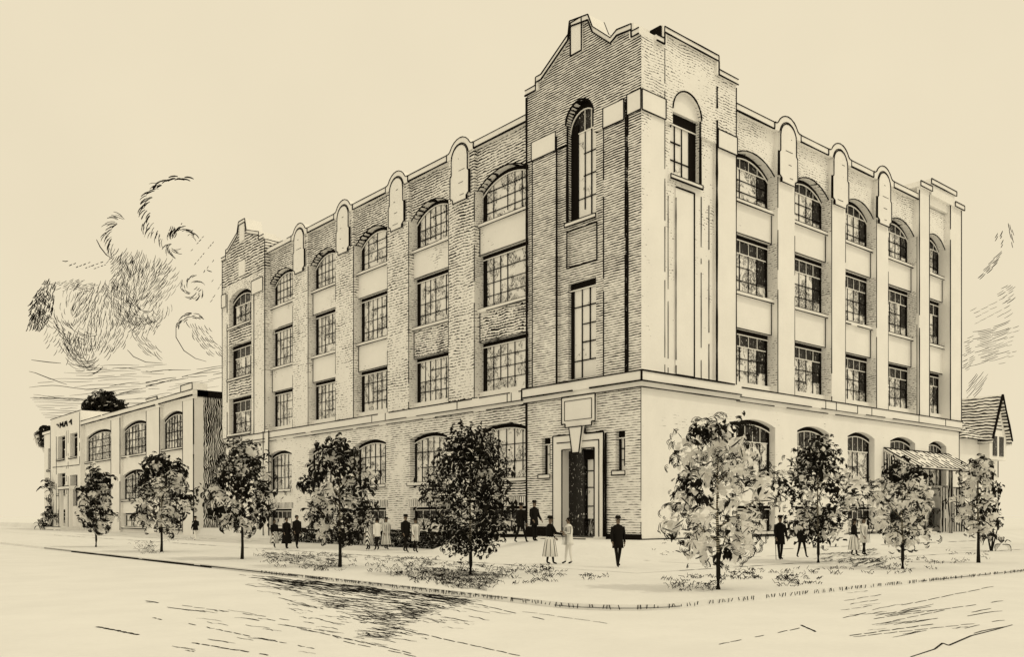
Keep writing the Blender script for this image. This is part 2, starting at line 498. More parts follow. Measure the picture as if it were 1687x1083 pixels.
pv.box(mapL, A + 3.6, A + 4.8, .06, .12, 21.4, 22.6, 'stone')
# end wall and back of the pavilion
pv.box(mapL, B - .4, B, WW + .601, 14.0, -.3, 22.3, 'brick_wing')
pv.build('end_pavilion', fac)
pc = MB()
out = gab[1:-1]
o2 = [(u, z + .3) for u, z in out]
for (p, q) in zip(out, out[1:]):
    if p[0] == q[0]: pc.box(mapL, p[0] - .12, p[0] + .12, .03, WW + .7, min(p[1], q[1]), max(p[1], q[1]) + .28, 'stone')
    else: pc.prism(mapL, [p, q, (q[0], q[1] + .28), (p[0], p[1] + .28)], .02, WW + .7, 'stone')
    for dz in (0, .28): pc.line(mapL(p[0], .01, p[1] + dz), mapL(q[0], .01, q[1] + dz), .038, 0)
pc.build('gable_coping', fac)
for k, (za, zs, rise) in enumerate(ups):
    make_window(mapL, fac, oa, ob, za, zs, rise, .55, 4, 3, 'pane_annex', dark=1, head=.3, wsill=.12, sidebar=.5, lr=.035)

# downpipe by the pavilion
dp = MB(('ink', 'stone'))
for y in (37.9, 38.9):
    dp.line(mapL(y, .05, .3), mapL(y, .05, 8.4), .045, .02)
dp.box(mapL, 38.15, 38.65, .10, .34, .3, 8.5, 'stone')
dp.build('downpipe', fac)

# ---- end pavilion on the side street
pr = MB(('stone', 'ink', 'brick_upper_side'))
pr.box(mapR, 31.6, 33.3, .2, WW + .6, ZB1, 22.9, 'stone')
pr.box(mapR, 27.1, 28.5, .2, WP, ZB1, 23.1, 'stone')
pr.box(mapR, 28.5, 31.6, WP, WW + .6, 22.4, 23.35, 'stone')
for a, b, z in ((26.95, 28.6, 23.1), (28.45, 32.2, 23.6), (32.0, 33.45, 22.9)):
    pr.box(mapR, a, b, .04, WW + .8, z, z + .32, 'stone')
    pr.pline([mapR(a, .03, z), mapR(b, .03, z), mapR(b, .03, z + .32), mapR(a, .03, z + .32)], .036, closed=True)
pr.box(mapR, 28.6, 32.0, .1, WW + .7, 22.9, 23.599, 'stone')
for u in (27.1, 28.5, 31.6, 33.3):
    pr.line(mapR(u, .19 if u != 28.5 else .19, ZB1), mapR(u, .19, 22.9), .034, .12)
pr.line(mapR(33.3, .34, .75), mapR(33.3, .34, 7.6), .034, .1)
pr.box(mapR, 32.7, 33.28, WW + .6, 14., -.3, 22.0, 'stone')
pr.build('side_pavilion', fac)

# ---- corner tower
TL, TR = 7.73, 7.1
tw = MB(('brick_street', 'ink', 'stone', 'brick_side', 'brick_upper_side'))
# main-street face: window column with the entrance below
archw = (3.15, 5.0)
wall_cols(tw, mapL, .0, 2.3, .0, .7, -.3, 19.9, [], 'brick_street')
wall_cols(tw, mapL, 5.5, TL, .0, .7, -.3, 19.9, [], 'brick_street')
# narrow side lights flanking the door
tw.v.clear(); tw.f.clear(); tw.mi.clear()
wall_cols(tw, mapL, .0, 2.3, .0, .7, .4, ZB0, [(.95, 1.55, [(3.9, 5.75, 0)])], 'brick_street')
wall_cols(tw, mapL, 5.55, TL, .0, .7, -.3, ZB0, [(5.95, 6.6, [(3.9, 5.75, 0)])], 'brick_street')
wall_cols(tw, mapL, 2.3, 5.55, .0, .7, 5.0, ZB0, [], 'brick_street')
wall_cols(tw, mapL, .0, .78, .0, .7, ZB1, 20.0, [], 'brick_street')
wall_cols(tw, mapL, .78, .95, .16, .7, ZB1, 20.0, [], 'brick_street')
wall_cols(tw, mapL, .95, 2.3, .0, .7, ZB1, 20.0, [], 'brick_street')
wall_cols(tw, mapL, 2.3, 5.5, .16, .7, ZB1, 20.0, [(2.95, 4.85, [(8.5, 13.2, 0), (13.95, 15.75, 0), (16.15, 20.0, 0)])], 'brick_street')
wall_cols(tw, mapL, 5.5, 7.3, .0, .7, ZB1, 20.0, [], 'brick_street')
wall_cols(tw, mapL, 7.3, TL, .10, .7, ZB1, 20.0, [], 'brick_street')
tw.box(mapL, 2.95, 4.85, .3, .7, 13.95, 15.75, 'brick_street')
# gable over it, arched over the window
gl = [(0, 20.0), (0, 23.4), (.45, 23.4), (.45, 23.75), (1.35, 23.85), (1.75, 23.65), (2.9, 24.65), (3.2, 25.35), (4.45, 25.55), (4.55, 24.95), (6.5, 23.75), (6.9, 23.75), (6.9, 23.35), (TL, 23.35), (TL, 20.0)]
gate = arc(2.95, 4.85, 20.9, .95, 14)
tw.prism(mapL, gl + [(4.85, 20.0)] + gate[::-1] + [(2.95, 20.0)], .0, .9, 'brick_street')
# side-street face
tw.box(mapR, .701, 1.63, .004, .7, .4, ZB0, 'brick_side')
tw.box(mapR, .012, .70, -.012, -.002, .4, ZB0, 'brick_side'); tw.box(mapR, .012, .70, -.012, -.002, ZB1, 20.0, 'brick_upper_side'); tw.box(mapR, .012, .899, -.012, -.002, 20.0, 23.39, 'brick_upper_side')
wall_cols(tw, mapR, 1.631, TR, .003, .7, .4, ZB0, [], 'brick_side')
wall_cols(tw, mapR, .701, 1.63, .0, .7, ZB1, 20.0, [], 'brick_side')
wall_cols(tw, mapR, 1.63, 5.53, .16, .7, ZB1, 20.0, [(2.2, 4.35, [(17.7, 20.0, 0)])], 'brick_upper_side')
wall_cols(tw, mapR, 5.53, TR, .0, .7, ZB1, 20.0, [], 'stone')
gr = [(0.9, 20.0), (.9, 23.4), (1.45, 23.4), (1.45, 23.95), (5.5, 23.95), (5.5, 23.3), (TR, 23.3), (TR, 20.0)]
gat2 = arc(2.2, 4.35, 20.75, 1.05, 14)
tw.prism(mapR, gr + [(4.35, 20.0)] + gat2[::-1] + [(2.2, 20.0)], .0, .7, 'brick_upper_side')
# hidden inner sides closing the block
tw.box(mapR, .701, TR - .003, .9, 1.3, 8., 23.0, 'stone')
tw.box(mapR, TR - .4, TR, .7, TL, ZB1, 23.2, 'stone')
tw.box(mapL, TL - .4, TL - .002, .701, TR - .4, ZB1, 23.2, 'stone')
tw.box(mapR, .9, TR - .41, 1.31, TL - .41, 22.6, 22.9, 'stone')
# drawn arrises
lw = .036
tw.line((0, 0, .8), (0, 0, 7.6), .016, .3)
for u in (.78, .95): tw.line(mapL(u, -.005, ZB1), mapL(u, -.005, 20.7), .055 if u < .9 else .03, .12)
zz_ = ZB1
while zz_ < 20.4:
    L_ = random.uniform(.15, .7); tw.line(mapL(.86 + random.uniform(-.06, .06), -.01, zz_), mapL(.86 + random.uniform(-.06, .06), -.01, zz_ + L_), random.uniform(.03, .085), 0); zz_ += L_ + random.uniform(0, .25)
tw.line(mapL(2.3, -.005, ZB1), mapL(2.3, -.005, 20.6), .034, .25)
tw.line(mapL(5.5, -.005, ZB1), mapL(5.5, -.005, 20.6), .05, .2)
tw.line(mapL(7.3, -.005, ZB1), mapL(7.3, -.005, 20.2), .035, .3)
tw.line(mapL(TL, -.005, .3), mapL(TL, -.005, 23.3), .07, .04)
for p, q in zip(gate, gate[1:]): tw.line(mapL(p[0], -.01, p[1]), mapL(q[0], -.01, q[1]), .05, 0)
tw.pline([mapL(4.85, .1, 16.1), mapL(4.85, .1, 20.9)], .07)
tw.pline([mapL(2.88, .14, 13.95), mapL(4.92, .14, 13.95), mapL(4.92, .14, 15.75), mapL(2.88, .14, 15.75)], .035, closed=True)
for u, r in ((1.63, .024), (2.05, .02), (4.5, .026), (5.1, .03), (5.53, .055)):
    tw.line(mapR(u, -.005 if u in (1.63, 5.53) else .15, ZB1), mapR(u, -.005 if u in (1.63, 5.53) else .15, 23.3 if u in (5.53, 1.63) else 17.2), r, .3 if u < 5.5 else .05, step=.8)
tw.line(mapR(TR, -.005, ZB1), mapR(TR, -.005, 23.2), .034, .1)
for p, q in zip(gat2, gat2[1:]): tw.line(mapR(p[0], -.01, p[1]), mapR(q[0], -.01, q[1]), .04, 0)
tw.pline([mapR(4.35, .08, 17.7), mapR(4.35, .08, 20.75)], .07)
tw.pline([mapR(2.2, .12, 19.9), mapR(2.2, .12, 20.75)], .03)
tw.build('corner_tower', fac)

# tall blind panel on the side-street face
bp = MB()
bp.box(mapR, 2.55, 3.9, .1, .158, 8.45, 17.2, 'stone')
bp.line(mapR(2.55, .09, 8.45), mapR(2.55, .09, 17.2), .026, .25, step=.7)
bp.line(mapR(3.9, .09, 8.45), mapR(3.9, .09, 17.2), .04, .1)
bp.line(mapR(2.55, .09, 17.2), mapR(3.9, .09, 17.2), .045, 0); bp.line(mapR(2.55, .09, 8.45), mapR(3.9, .09, 8.45), .026, 0)
bp.build('blind_panel', fac)
# capital blocks of the tower pilasters
for mp, a, b, z0, z1, w in ((mapL, -.06, .78, 20.02, 20.95, .0), (mapL, .97, 2.28, 19.9, 20.85, .0), (mapL, 5.52, 7.3, 19.9, 20.85, .0),
                            (mapR, .0, 1.63, 20.02, 20.95, .0), (mapR, 5.55, TR, 19.8, 20.7, .0)):
    cb = MB()
    lo = a if mp is mapL or a > .1 else .0
    cb.box(mp, lo, b, w - .07, w - .002, z0, z1, 'stone')
    for z in (z0, z1): cb.line(mp(lo, w - .075, z), mp(b, w - .075, z), .026 if z == z1 else .034, .05)
    for u in (lo, b): cb.line(mp(u, w - .075, z0), mp(u, w - .075, z1), .03, 0)
    cb.build('pilaster_block', fac)
# gable block
gb = MB(); gb.box(mapL, 3.65, 4.4, -.12, .0, 24.1, 25.7, 'stone')
gb.pline([mapL(3.65, -.13, 24.1), mapL(4.4, -.13, 24.1), mapL(4.4, -.13, 25.7), mapL(3.65, -.13, 25.7)], .036, closed=True)
gb.line(mapL(4.4, -.1, 24.1), mapL(4.4, -.1, 25.7), .06, 0)
gb.build('gable_block', fac)
# tower copings
tc = MB()
for mp, prof in ((mapL, gl[1:-1]), (mapR, gr[1:-1])):
    for p, q in zip(prof, prof[1:]):
        if abs(p[0] - q[0]) < .01: tc.box(mp, p[0] - .14, p[0] + .14, -.14, .95, min(p[1], q[1]) + .001, max(p[1], q[1]) + .27, 'stone')
        else: tc.prism(mp, [p, q, (q[0], q[1] + .27), (p[0], p[1] + .27)], -.13, .96, 'stone')
        for dz, r in ((0, .042), (.27, .03)):
            tc.line(mp(p[0], -.15, p[1] + dz), mp(q[0], -.15, q[1] + dz), r, 0)
        tc.line(mp(p[0], .97, p[1] + .27), mp(q[0], .97, q[1] + .27), .03, 0)
tc.build('gable_coping', fac)
# string course round the tower
tf = MB(('ink',)); tf.box(mapR, 1.20, 1.305, -.10, .9, 23.68, 24.2, 'ink'); tf.build('parapet_shade', fac)  # ink block paints the shaded end of the raised parapet
ts = MB()
for z0, z1, e in ((ZB0 + .14, ZB1, .25), (ZB0 - .12, ZB0 + .139, .14)):
    ts.box(mapL, -e, TL + .1, -e, .5, z0, z1, 'stone')
    ts.box(mapR, .501, TR + .1, -e, .5, z0, z1, 'stone')
for e, z, r in ((.26, ZB1, .05), (.26, ZB0 + .14, .045), (.15, ZB0 - .12, .036)):
    ts.line((-e, TL + .1, z), (-e, -e, z), r, .03); ts.line((-e, -e, z), (TR + .1, -e, z), r, .04)
for y in (TL + .1,): ts.line((-.26, y, ZB0), (-.26, y, ZB1), .05, 0)
ts.line((-.26, -.26, ZB0 + .1), (-.26, -.26, ZB1), .05, 0)
ts.build('string_course', fac)
# tower windows
make_window(mapL, fac, 2.95, 4.85, 16.15, 20.9, .93, .42, 3, 5, 'pane_clear', dark=1, head=.3, wsill=.16, lr=.034, sidebar=.5)
make_window(mapL, fac, 2.95, 4.85, 8.5, 13.2, 0, .42, 3, 5, 'pane_clear', head=.32, sill=False, lr=.036, sidebar=.2)
make_window(mapR, fac, 2.2, 4.35, 17.7, 20.74, 0, .42, 3, 3, 'pane_clear', head=.5, wsill=.16, lr=.036, dark=0, sidebar=.5)
lun = MB(); lun.prism(mapR, [(2.2, 20.75)] + gat2[1:-1] + [(4.35, 20.75)], .2, .5, 'stone'); lun.build('lunette', fac)
make_window(mapL, fac, .95, 1.55, 3.9, 5.75, 0, .3, 2, 3, 'pane_clear', head=.3, wsill=.0, lr=.03, sidebar=.12)
make_window(mapL, fac, 5.95, 6.6, 3.9, 5.75, 0, .3, 2, 3, 'pane_clear', head=.3, wsill=.0, lr=.03, sidebar=.12)

# entrance: stone surround, keystone, plaque, deep door
en = MB(('stone', 'ink'))
da, db, dz = 2.75, 4.95, 5.05
en.box(mapL, 2.15, da, -.16, .8, .3, 5.75, 'stone'); en.box(mapL, db, 5.6, -.16, .8, .3, 5.75, 'stone')
en.box(mapL, da, db, -.16, .8, dz, 5.75, 'stone')
en.pline([mapL(2.15, -.17, .8), mapL(2.15, -.17, 5.75), mapL(3.35, -.17, 5.75), mapL(3.35, -.17, 6.0)], .045)
en.pline([mapL(5.6, -.17, .8), mapL(5.6, -.17, 5.75), mapL(4.4, -.17, 5.75), mapL(4.4, -.17, 6.0)], .03)
en.pline([mapL(2.45, -.17, .8), mapL(2.45, -.17, 5.4), mapL(5.3, -.17, 5.4)], .03)
en.pline([mapL(da, -.17, .8), mapL(da, -.17, dz), mapL(db, -.17, dz), mapL(db, -.17, .8)], .035)
en.line(mapL(2.08, -.1, .8), mapL(2.08, -.1, 5.7), .06, 0)
eo = en.build('entrance', fac)
ks = MB(); kp = [(3.62, 4.85), (4.08, 4.85), (4.3, 6.1), (3.4, 6.1)]
ks.prism(mapL, kp, -.32, -.165, 'stone'); ks.pline([mapL(u, -.33, z) for u, z in kp], .035, closed=True); ks.build('keystone', eo)
pq = MB(); pp = [(2.95, 6.12), (4.75, 6.12), (4.75, 6.3), (5.0, 6.3), (5.0, 7.62), (2.72, 7.62), (2.72, 6.3), (2.95, 6.3)]
pq.prism(mapL, pp, -.13, -.002, 'stone'); pq.pline([mapL(u, -.14, z) for u, z in pp], .035, closed=True)
pq.pline([mapL(u, -.14, z) for u, z in ((2.95, 6.45), (4.8, 6.45), (4.8, 7.4), (2.95, 7.4))], .02, closed=True); pq.build('plaque', eo)
dr = MB(('door', 'ink', 'stone', 'pane_clear'))
dr.box(mapL, da, db, .62, .7, .3, dz, 'door')
dr.box(mapL, db - 1.05, db, .3, .6, .3, dz, 'pane_dark')          # dark slab filling the far side of the doorway
dr.box(mapL, da + .25, db - 1.1, .5, .6, 1.7, 4.6, 'pane_clear')
for u in (da + .25, da + .65, db - 1.1): dr.line(mapL(u, .48, 1.3), mapL(u, .48, 4.6), .032, 0)
for z in (2.3, 3.2, 4.0): dr.line(mapL(da + .1, .48, z), mapL(db - 1.05, .48, z), .032, 0)
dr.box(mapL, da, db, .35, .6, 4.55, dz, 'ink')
dr.build('door', eo)
st = MB()
st.box(mapL, 2.0, 5.8, -1.0, -.17, .4, .86, 'stone'); st.box(mapL, 1.9, 5.9, -1.5, -1.001, .4, .78, 'stone')
for w, z in ((-1.0, .86), (-1.5, .78)): st.line(mapL(2.0, w, z), mapL(5.8, w, z), .03, .1)
st.build('doorstep', eo)
# dark plinth along both street faces, tower strips doubling as painted step shadow
pl = MB(('ink', 'stone'))
pl.box(mapL, -.05, 2.1, -.08, -.004, .45, 1.0, 'ink'); pl.box(mapL, 5.65, TL, -.08, -.004, -.2, 1.3, 'ink')
pl.box(mapL, TL + .1, 38.0, WP - .1, WP - .004, -.2, .95, 'ink')
pl.line((0, -.02, .78), (33.3, -.02, .78), .03, .35)
pl.build('plinth', fac)
# a few ink-dark loose brick ends on the pale side front are in its brick; the flat roof behind the parapets
rf = MB(); rf.box(mapR, 1.3, 32.6, 1.4, 14., 21.4, 21.6, 'stone'); rf.box(mapL, 14.1, 46.4, 1.4, 14., 21.4, 21.601, 'stone')
rf.box(mapR, 1.6, 32., 13.6, 14., 0, 21.39, 'stone'); rf.box(mapL, 14.1, 46.4, 13.6, 14.0, 0, 21.39, 'stone')
rf.build('roof', fac)

# porch over the side door
po = MB(('roof_metal', 'ink', 'plank'))
x0, x1, yd = 22.7, 31.6, -1.55
tp = 6.0; ev = 4.85
po.add([(x0, .33, tp), (x1, .33, tp), (x1, yd, ev), (x0, yd, ev), (x0, .33, tp - .14), (x1, .33, tp - .14), (x1, yd, ev - .14), (x0, yd, ev - .14)],
       [(0, 1, 2, 3), (4, 7, 6, 5), (0, 4, 5, 1), (3, 2, 6, 7), (0, 3, 7, 4), (1, 5, 6, 2)], 'roof_metal')
for k in range(15):
    x = x0 + (x1 - x0) * k / 14
    po.line((x, .33, tp + .02), (x, yd, ev + .02), .035 if k % 14 else .05, .25, step=.6)
po.line((x0, yd - .01, ev - .14), (x1, yd - .01, ev - .14), .05, .03); po.line((x0, .3, tp + .03), (x1, .3, tp + .03), .03, .1)
po.line((x0, yd - .01, ev), (x1, yd - .01, ev), .03, .2)
pro = po.build('porch_roof', fac)
pb = MB(('plank', 'ink'))
pb.add([(x0 + .05, .33, tp - .2), (x0 + .05, yd + .1, ev - .18), (x0 + .05, .33, ev - .18)], [(0, 1, 2)], 'plank')
pb.add([(x0 + .15, .33, tp - .2), (x0 + .15, yd + .1, ev - .18), (x0 + .15, .33, ev - .18)], [(2, 1, 0)], 'plank')
for k in range(9):
    t = k / 8
    pb.line((x0 + .03, .33 + (yd - .23) * t, ev - .2), (x0 + .03, .33 + (yd - .23) * t, tp - .25 + (ev - tp) * t), .03, 0)
pb.line((x0, .33, ev - .2), (x0, yd, ev - .2), .06, 0)
pb.build('gable_boarding', pro)
for x in (x0 + .3, 28.0, x1 - .3):
    q = MB(('plank', 'ink')); q.box(mapR, x - .09, x + .09, yd + .1, yd + .28, .4, ev - .1, 'plank')
    q.line((x - .09, yd + .1, .5), (x - .09, yd + .1, ev), .03, 0); q.line((x + .09, yd + .1, .5), (x + .09, yd + .1, ev), .03, 0)
    q.build('post', pro)
q = MB(('plank', 'ink', 'pane_dark')); q.box(mapR, 28.3, 31.5, -.75, -.6, .75, 3.7, 'plank')
q.box(mapR, 26.6, 28.0, .2, .33, .75, 4.6, 'pane_dark')
for k in range(9): q.line((28.3 + .4 * k, -.77, .8), (28.3 + .4 * k, -.77, 3.7), .03, .2)
q.line((28.3, -.77, 3.7), (31.5, -.77, 3.7), .035, 0)
q.build('plank_screen', pro)

# ================================================================== ANNEX
ann = thing('factory_annex', 'low two-storey pale factory annex beyond the alley with a dark scrawled end wall', 'factory building', (0, 52.4, 0))
ra = .05
am = MB(('stone', 'ink', 'scrawl'))
Y0, Y1, Y2 = 52.4, 87.6, 101.6
bays = [(55.0, 61.1), (64.9, 73.3), (76.4, 87.0)]
ZA = 12.6
FU = (8.2, 11.1, .6); FL = (3.55, 6.1, .55)
wall_cols(am, mapL, Y0, Y1, .0, .6, -.2, ZA, [(a, b, [(.7, 2.1, 0), FL, FU]) for a, b in bays], 'stone')
am.box(mapL, Y0 + .01, Y0 + .5, .6, 14., -.2, 13.0, 'scrawl')
for a, b in ((Y0, 55.0), (61.1, 64.9), (73.3, 76.4)):
    am.box(mapL, a, b, -.3, -.002, -.2, ZA - .3, 'stone')
    for u in (a, b): am.line(mapL(u, -.31, .3), mapL(u, -.31, ZA - .3), ra * .8, .15)
    am.box(mapL, a - .1, b + .1, -.4, -.003, ZA - .3, ZA - .02, 'stone')
am.line(mapL(Y0, -.3, .2), mapL(Y0, -.3, 13.0), ra, .05)
am.build('front_wall', ann)
ac = MB()
ac.box(mapL, Y0 - .1, Y1, -.45, 1.0, ZA, ZA + .5, 'stone')
for z, r in ((ZA, .08), (ZA + .5, .05)): ac.line(mapL(Y0 - .1, -.46, z), mapL(Y1, -.46, z), r, .04)
ac.box(mapR, .0, 14., Y0 - .1, Y0 + .4, 12.5, 13.1, 'ink')
ac.box(mapL, Y0 - .15, Y0 + 2.6, -.47, .9, ZA + .5, ZA + 1.1, 'stone')
ac.pline([mapL(Y0 - .15, -.48, ZA + .5), mapL(Y0 - .15, -.48, ZA + 1.1), mapL(Y0 + 2.6, -.48, ZA + 1.1), mapL(Y0 + 2.6, -.48, ZA + .5)], ra)
ac.box(mapL, 61.3, 64.6, -.46, .9, ZA + .5, ZA + .8, 'stone'); ac.line(mapL(61.3, -.47, ZA + .8), mapL(64.6, -.47, ZA + .8), ra, 0)
ac.line(mapL(61.3, -.47, ZA + .5), mapL(61.3, -.47, ZA + .8), ra * 1.5, 0)
ac.build('coping', ann)
for a, b in bays:
    make_window(mapL, ann, a, b, *FU, .3, 8, 4, 'pane_annex', head=.3, wsill=.0, lr=.045, sidebar=.3)
    make_window(mapL, ann, a, b, *FL, .3, 8, 4, 'pane_annex', head=.3, wsill=.0, lr=.045, sidebar=.3)
    make_window(mapL, ann, a, b, .7, 2.1, 0, .4, 5, 2, 'pane_clear', head=.15, wsill=.0, lr=.045)
ap = MB(('stone', 'ink'))
pc_ = [(88.6, 92.4), (94.2, 99.6)]
wall_cols(ap, mapL, Y1 + .01, Y2, -.5, .6, -.2, 14.4, [(88.9, 92.2, [(3.0, 6.8, 0), (9.0, 11.9, 0)]), (94.4, 98.0, [(1.2, 2.6, 0), (4.6, 7.2, 0), (9.0, 11.9, 0)])], 'stone')
ap.line(mapL(Y1, -.51, 14.4), mapL(Y2, -.51, 14.4), ra, .1); ap.line(mapL(Y2, -.51, .3), mapL(Y2, -.51, 14.4), ra, .15)
ap.line(mapL(Y1 + .4, -.51, 7.9), mapL(Y2 - 1.2, -.51, 8.1), ra, .15); ap.line(mapL(98.6, -.51, .6), mapL(98.6, -.51, 12.0), ra, .2)
ap.line(mapL(Y1 + .3, -.51, 8.0), mapL(Y1 + .3, -.51, 14.2), ra, .2)
for u in (93.0, 93.8): ap.line(mapL(u, -.51, 4.5), mapL(u, -.51, 12.4), ra * .7, .35)
ap.box(mapL, Y2 - .5, Y2, .6, 12., -.2, 13.5, 'stone'); ap.box(mapR, .6, 12, Y1, Y1 + .4, 12.6, 14.4, 'stone')
ap.build('end_block', ann)
for a, b, z0, z1 in ((88.9, 92.2, 9.0, 11.9), (94.4, 98.0, 9.0, 11.9), (94.4, 98.0, 4.6, 7.2), (94.4, 98.0, 1.2, 2.6)):
    make_window(mapL, ann, a, b, z0, z1, 0, .1, 2, 2, 'pane', dark=1, head=.4, wsill=-.5, lr=.06, sidebar=1.0)
ad = MB(('pane_dark', 'stone', 'ink')); ad.box(mapL, 88.9, 92.2, .2, .3, -.2, 6.8, 'pane_dark')
ad.box(mapL, 88.4, 93.2, -1.6, -.52, 5.0, 5.4, 'stone'); ad.line(mapL(88.4, -1.62, 5.0), mapL(93.2, -1.62, 5.0), ra * 1.2, 0); ad.line(mapL(88.4, -1.62, 5.4), mapL(93.2, -1.62, 5.4), ra, 0)
for u in (88.7, 92.9): ad.box(mapL, u - .2, u + .2, -1.5, -1.1, 0, 5.0, 'stone'); ad.line(mapL(u + .2, -1.52, .2), mapL(u + .2, -1.52, 5.0), ra, 0)
ad.box(mapL, 88.0, 96.0, -2.6, -.52, -.1, .5, 'stone'); ad.line(mapL(88, -2.62, .5), mapL(96, -2.62, .5), ra, .1); ad.line(mapL(88, -2.62, .1), mapL(96, -2.62, .1), ra, .2)
ad.build('doorway', ann)
rf = MB(); rf.box(mapL, Y0 + .55, Y2 - .6, .7, 14., 11.6, 11.8, 'stone'); rf.build('roof', ann)
# painted lettering along the top of the end block
def letters(txt, parent, u_start, z, h, adv, w):
    G = {'M': [[(0, 0), (.05, 1), (.5, .4), (.95, 1), (1, 0)]], 'A': [[(.05, 0), (.3, .95), (.7, .95), (.95, 0)], [(.1, .5), (.9, .5)]],
         'q': [[(.9, 0), (.9, 1), (.1, .55), (.9, .45)]], "'": [[(.3, .9), (.8, .75), (.8, .35)]]}
    o = MB(('ink',))
    for i, c in enumerate(txt):
        for pl_ in G[c]:
            # text runs left to right as read from the street, i.e. towards smaller Y
            o.tube([mapL(u_start - adv * i - x * adv * .72, w, z + y * h) for x, y in pl_], [.10] * len(pl_), 'ink', 4)
    return o.build('lettering', parent)
letters("'MA\u0071", ann, 98.6, 12.95, .62, 2.0, -.56)

# sliver of a further house past the annex
nh = thing('neighbouring_house', 'narrow pale house with dark windows at the far left end past the annex', 'house', (0, 103, 0))
h = MB(('stone', 'ink')); wall_cols(h, mapL, 102.4, 108.0, .2, .7, -.2, 12.9, [(103.0, 106.0, [(8.0, 10.9, 0)])], 'stone')
h.line(mapL(102.4, .19, 12.9), mapL(108.0, .19, 12.9), ra, .1); h.line(mapL(106.4, .19, 8.0), mapL(102.4, .19, 8.0), ra, .2)
h.box(mapL, 107.6, 108.0, .7, 9., -.2, 12.8, 'stone')
h.build('wall', nh)
make_window(mapL, nh, 103.0, 106.0, 8.0, 10.9, 0, .5, 2, 2, 'pane', dark=1, head=.5, wsill=.2, lr=.06, sidebar=.8)
h = MB(('roof_tile', 'ink')); h.box(mapL, 102.4, 108.2, .0, 9., 12.91, 13.2, 'stone'); h.build('roof', nh)

# ================================================================== HOUSE AT THE RIGHT
hs = thing('shingled_house', 'house with shingled roof and gabled dormer peeping out at the right of the factory', 'house', (50, 6, 0))
def hp(px, py, d): return at(px, py, d)
hm = MB(('stone', 'ink'))
hw0, hw1, hy0, hy1 = 42.0, 49.3, 4.0, 12.0
hm.box(mapR, hw0, hw1, hy0, hy1, -.2, 8.2, 'stone')
hm.line((hw1, hy0 - .01, .3), (hw1, hy0 - .01, 8.2), .05, .3)
hm.build('wall', hs)
hr = MB(('roof_tile', 'ink'))
hr.add([(hw0, hy0 - .6, 7.9), (hw1 + .5, hy0 - .6, 7.9), (hw1 + .5, 8.0, 12.0), (hw0, 8.0, 12.0), (hw1 + .5, hy1 + .6, 7.9), (hw0, hy1 + .6, 7.9)],
       [(0, 1, 2, 3), (3, 2, 4, 5), (0, 3, 5), (1, 4, 2)], 'roof_tile')
hr.line((hw0, 8, 12.05), (hw1 + .5, 8, 12.05), .06, .1); hr.line((hw0, hy0 - .62, 7.9), (hw1 + .5, hy0 - .62, 7.9), .05, .2)
hr.line((hw1 + .5, hy0 - .6, 7.9), (hw1 + .5, 8, 12.0), .06, .1)
ro = hr.build('roof', hs)
dm = MB(('roof_tile', 'ink', 'stone', 'pane_dark'))
dx0, dx1, dyf = 45.6, 48.9, 3.2
dm.prism(mapR, [(dx0, 6.4), (dx1, 6.4), (dx1, 8.3), ((dx0 + dx1) / 2, 11.4), (dx0, 8.3)], dyf, 7.0, 'stone')
for s_, (p, q) in enumerate((((dx0 - .3, 8.0), ((dx0 + dx1) / 2, 11.7)), (((dx0 + dx1) / 2, 11.7), (dx1 + .3, 8.0)))):
    dm.prism(mapR, [p, q, (q[0], q[1] - .35), (p[0], p[1] - .35)], dyf - .35, 7.2, 'roof_tile')
    dm.line(mapR(p[0], dyf - .37, p[1]), mapR(q[0], dyf - .37, q[1]), .10, 0)
dm.box(mapR, 46.2, 47.0, dyf - .05, dyf - .003, 6.7, 8.3, 'pane_dark'); dm.box(mapR, 47.5, 48.3, dyf - .05, dyf - .003, 6.7, 8.3, 'pane_dark')
for z in (8.9, 9.2, 9.5, 9.8): dm.line((47.25 - (10.6 - z) * .45, dyf - .02, z), (47.25 + (10.6 - z) * .45, dyf - .02, z), .04, 0)
dm.build('dormer', ro)
for a in (43.6, 46.6):
    make_window(mapR, hs, a, a + 1.6, 3.6, 6.0, 0, hy0 - .06, 2, 2, 'pane_side', dark=1, head=.3, wsill=hy0 - .05, lr=.045)

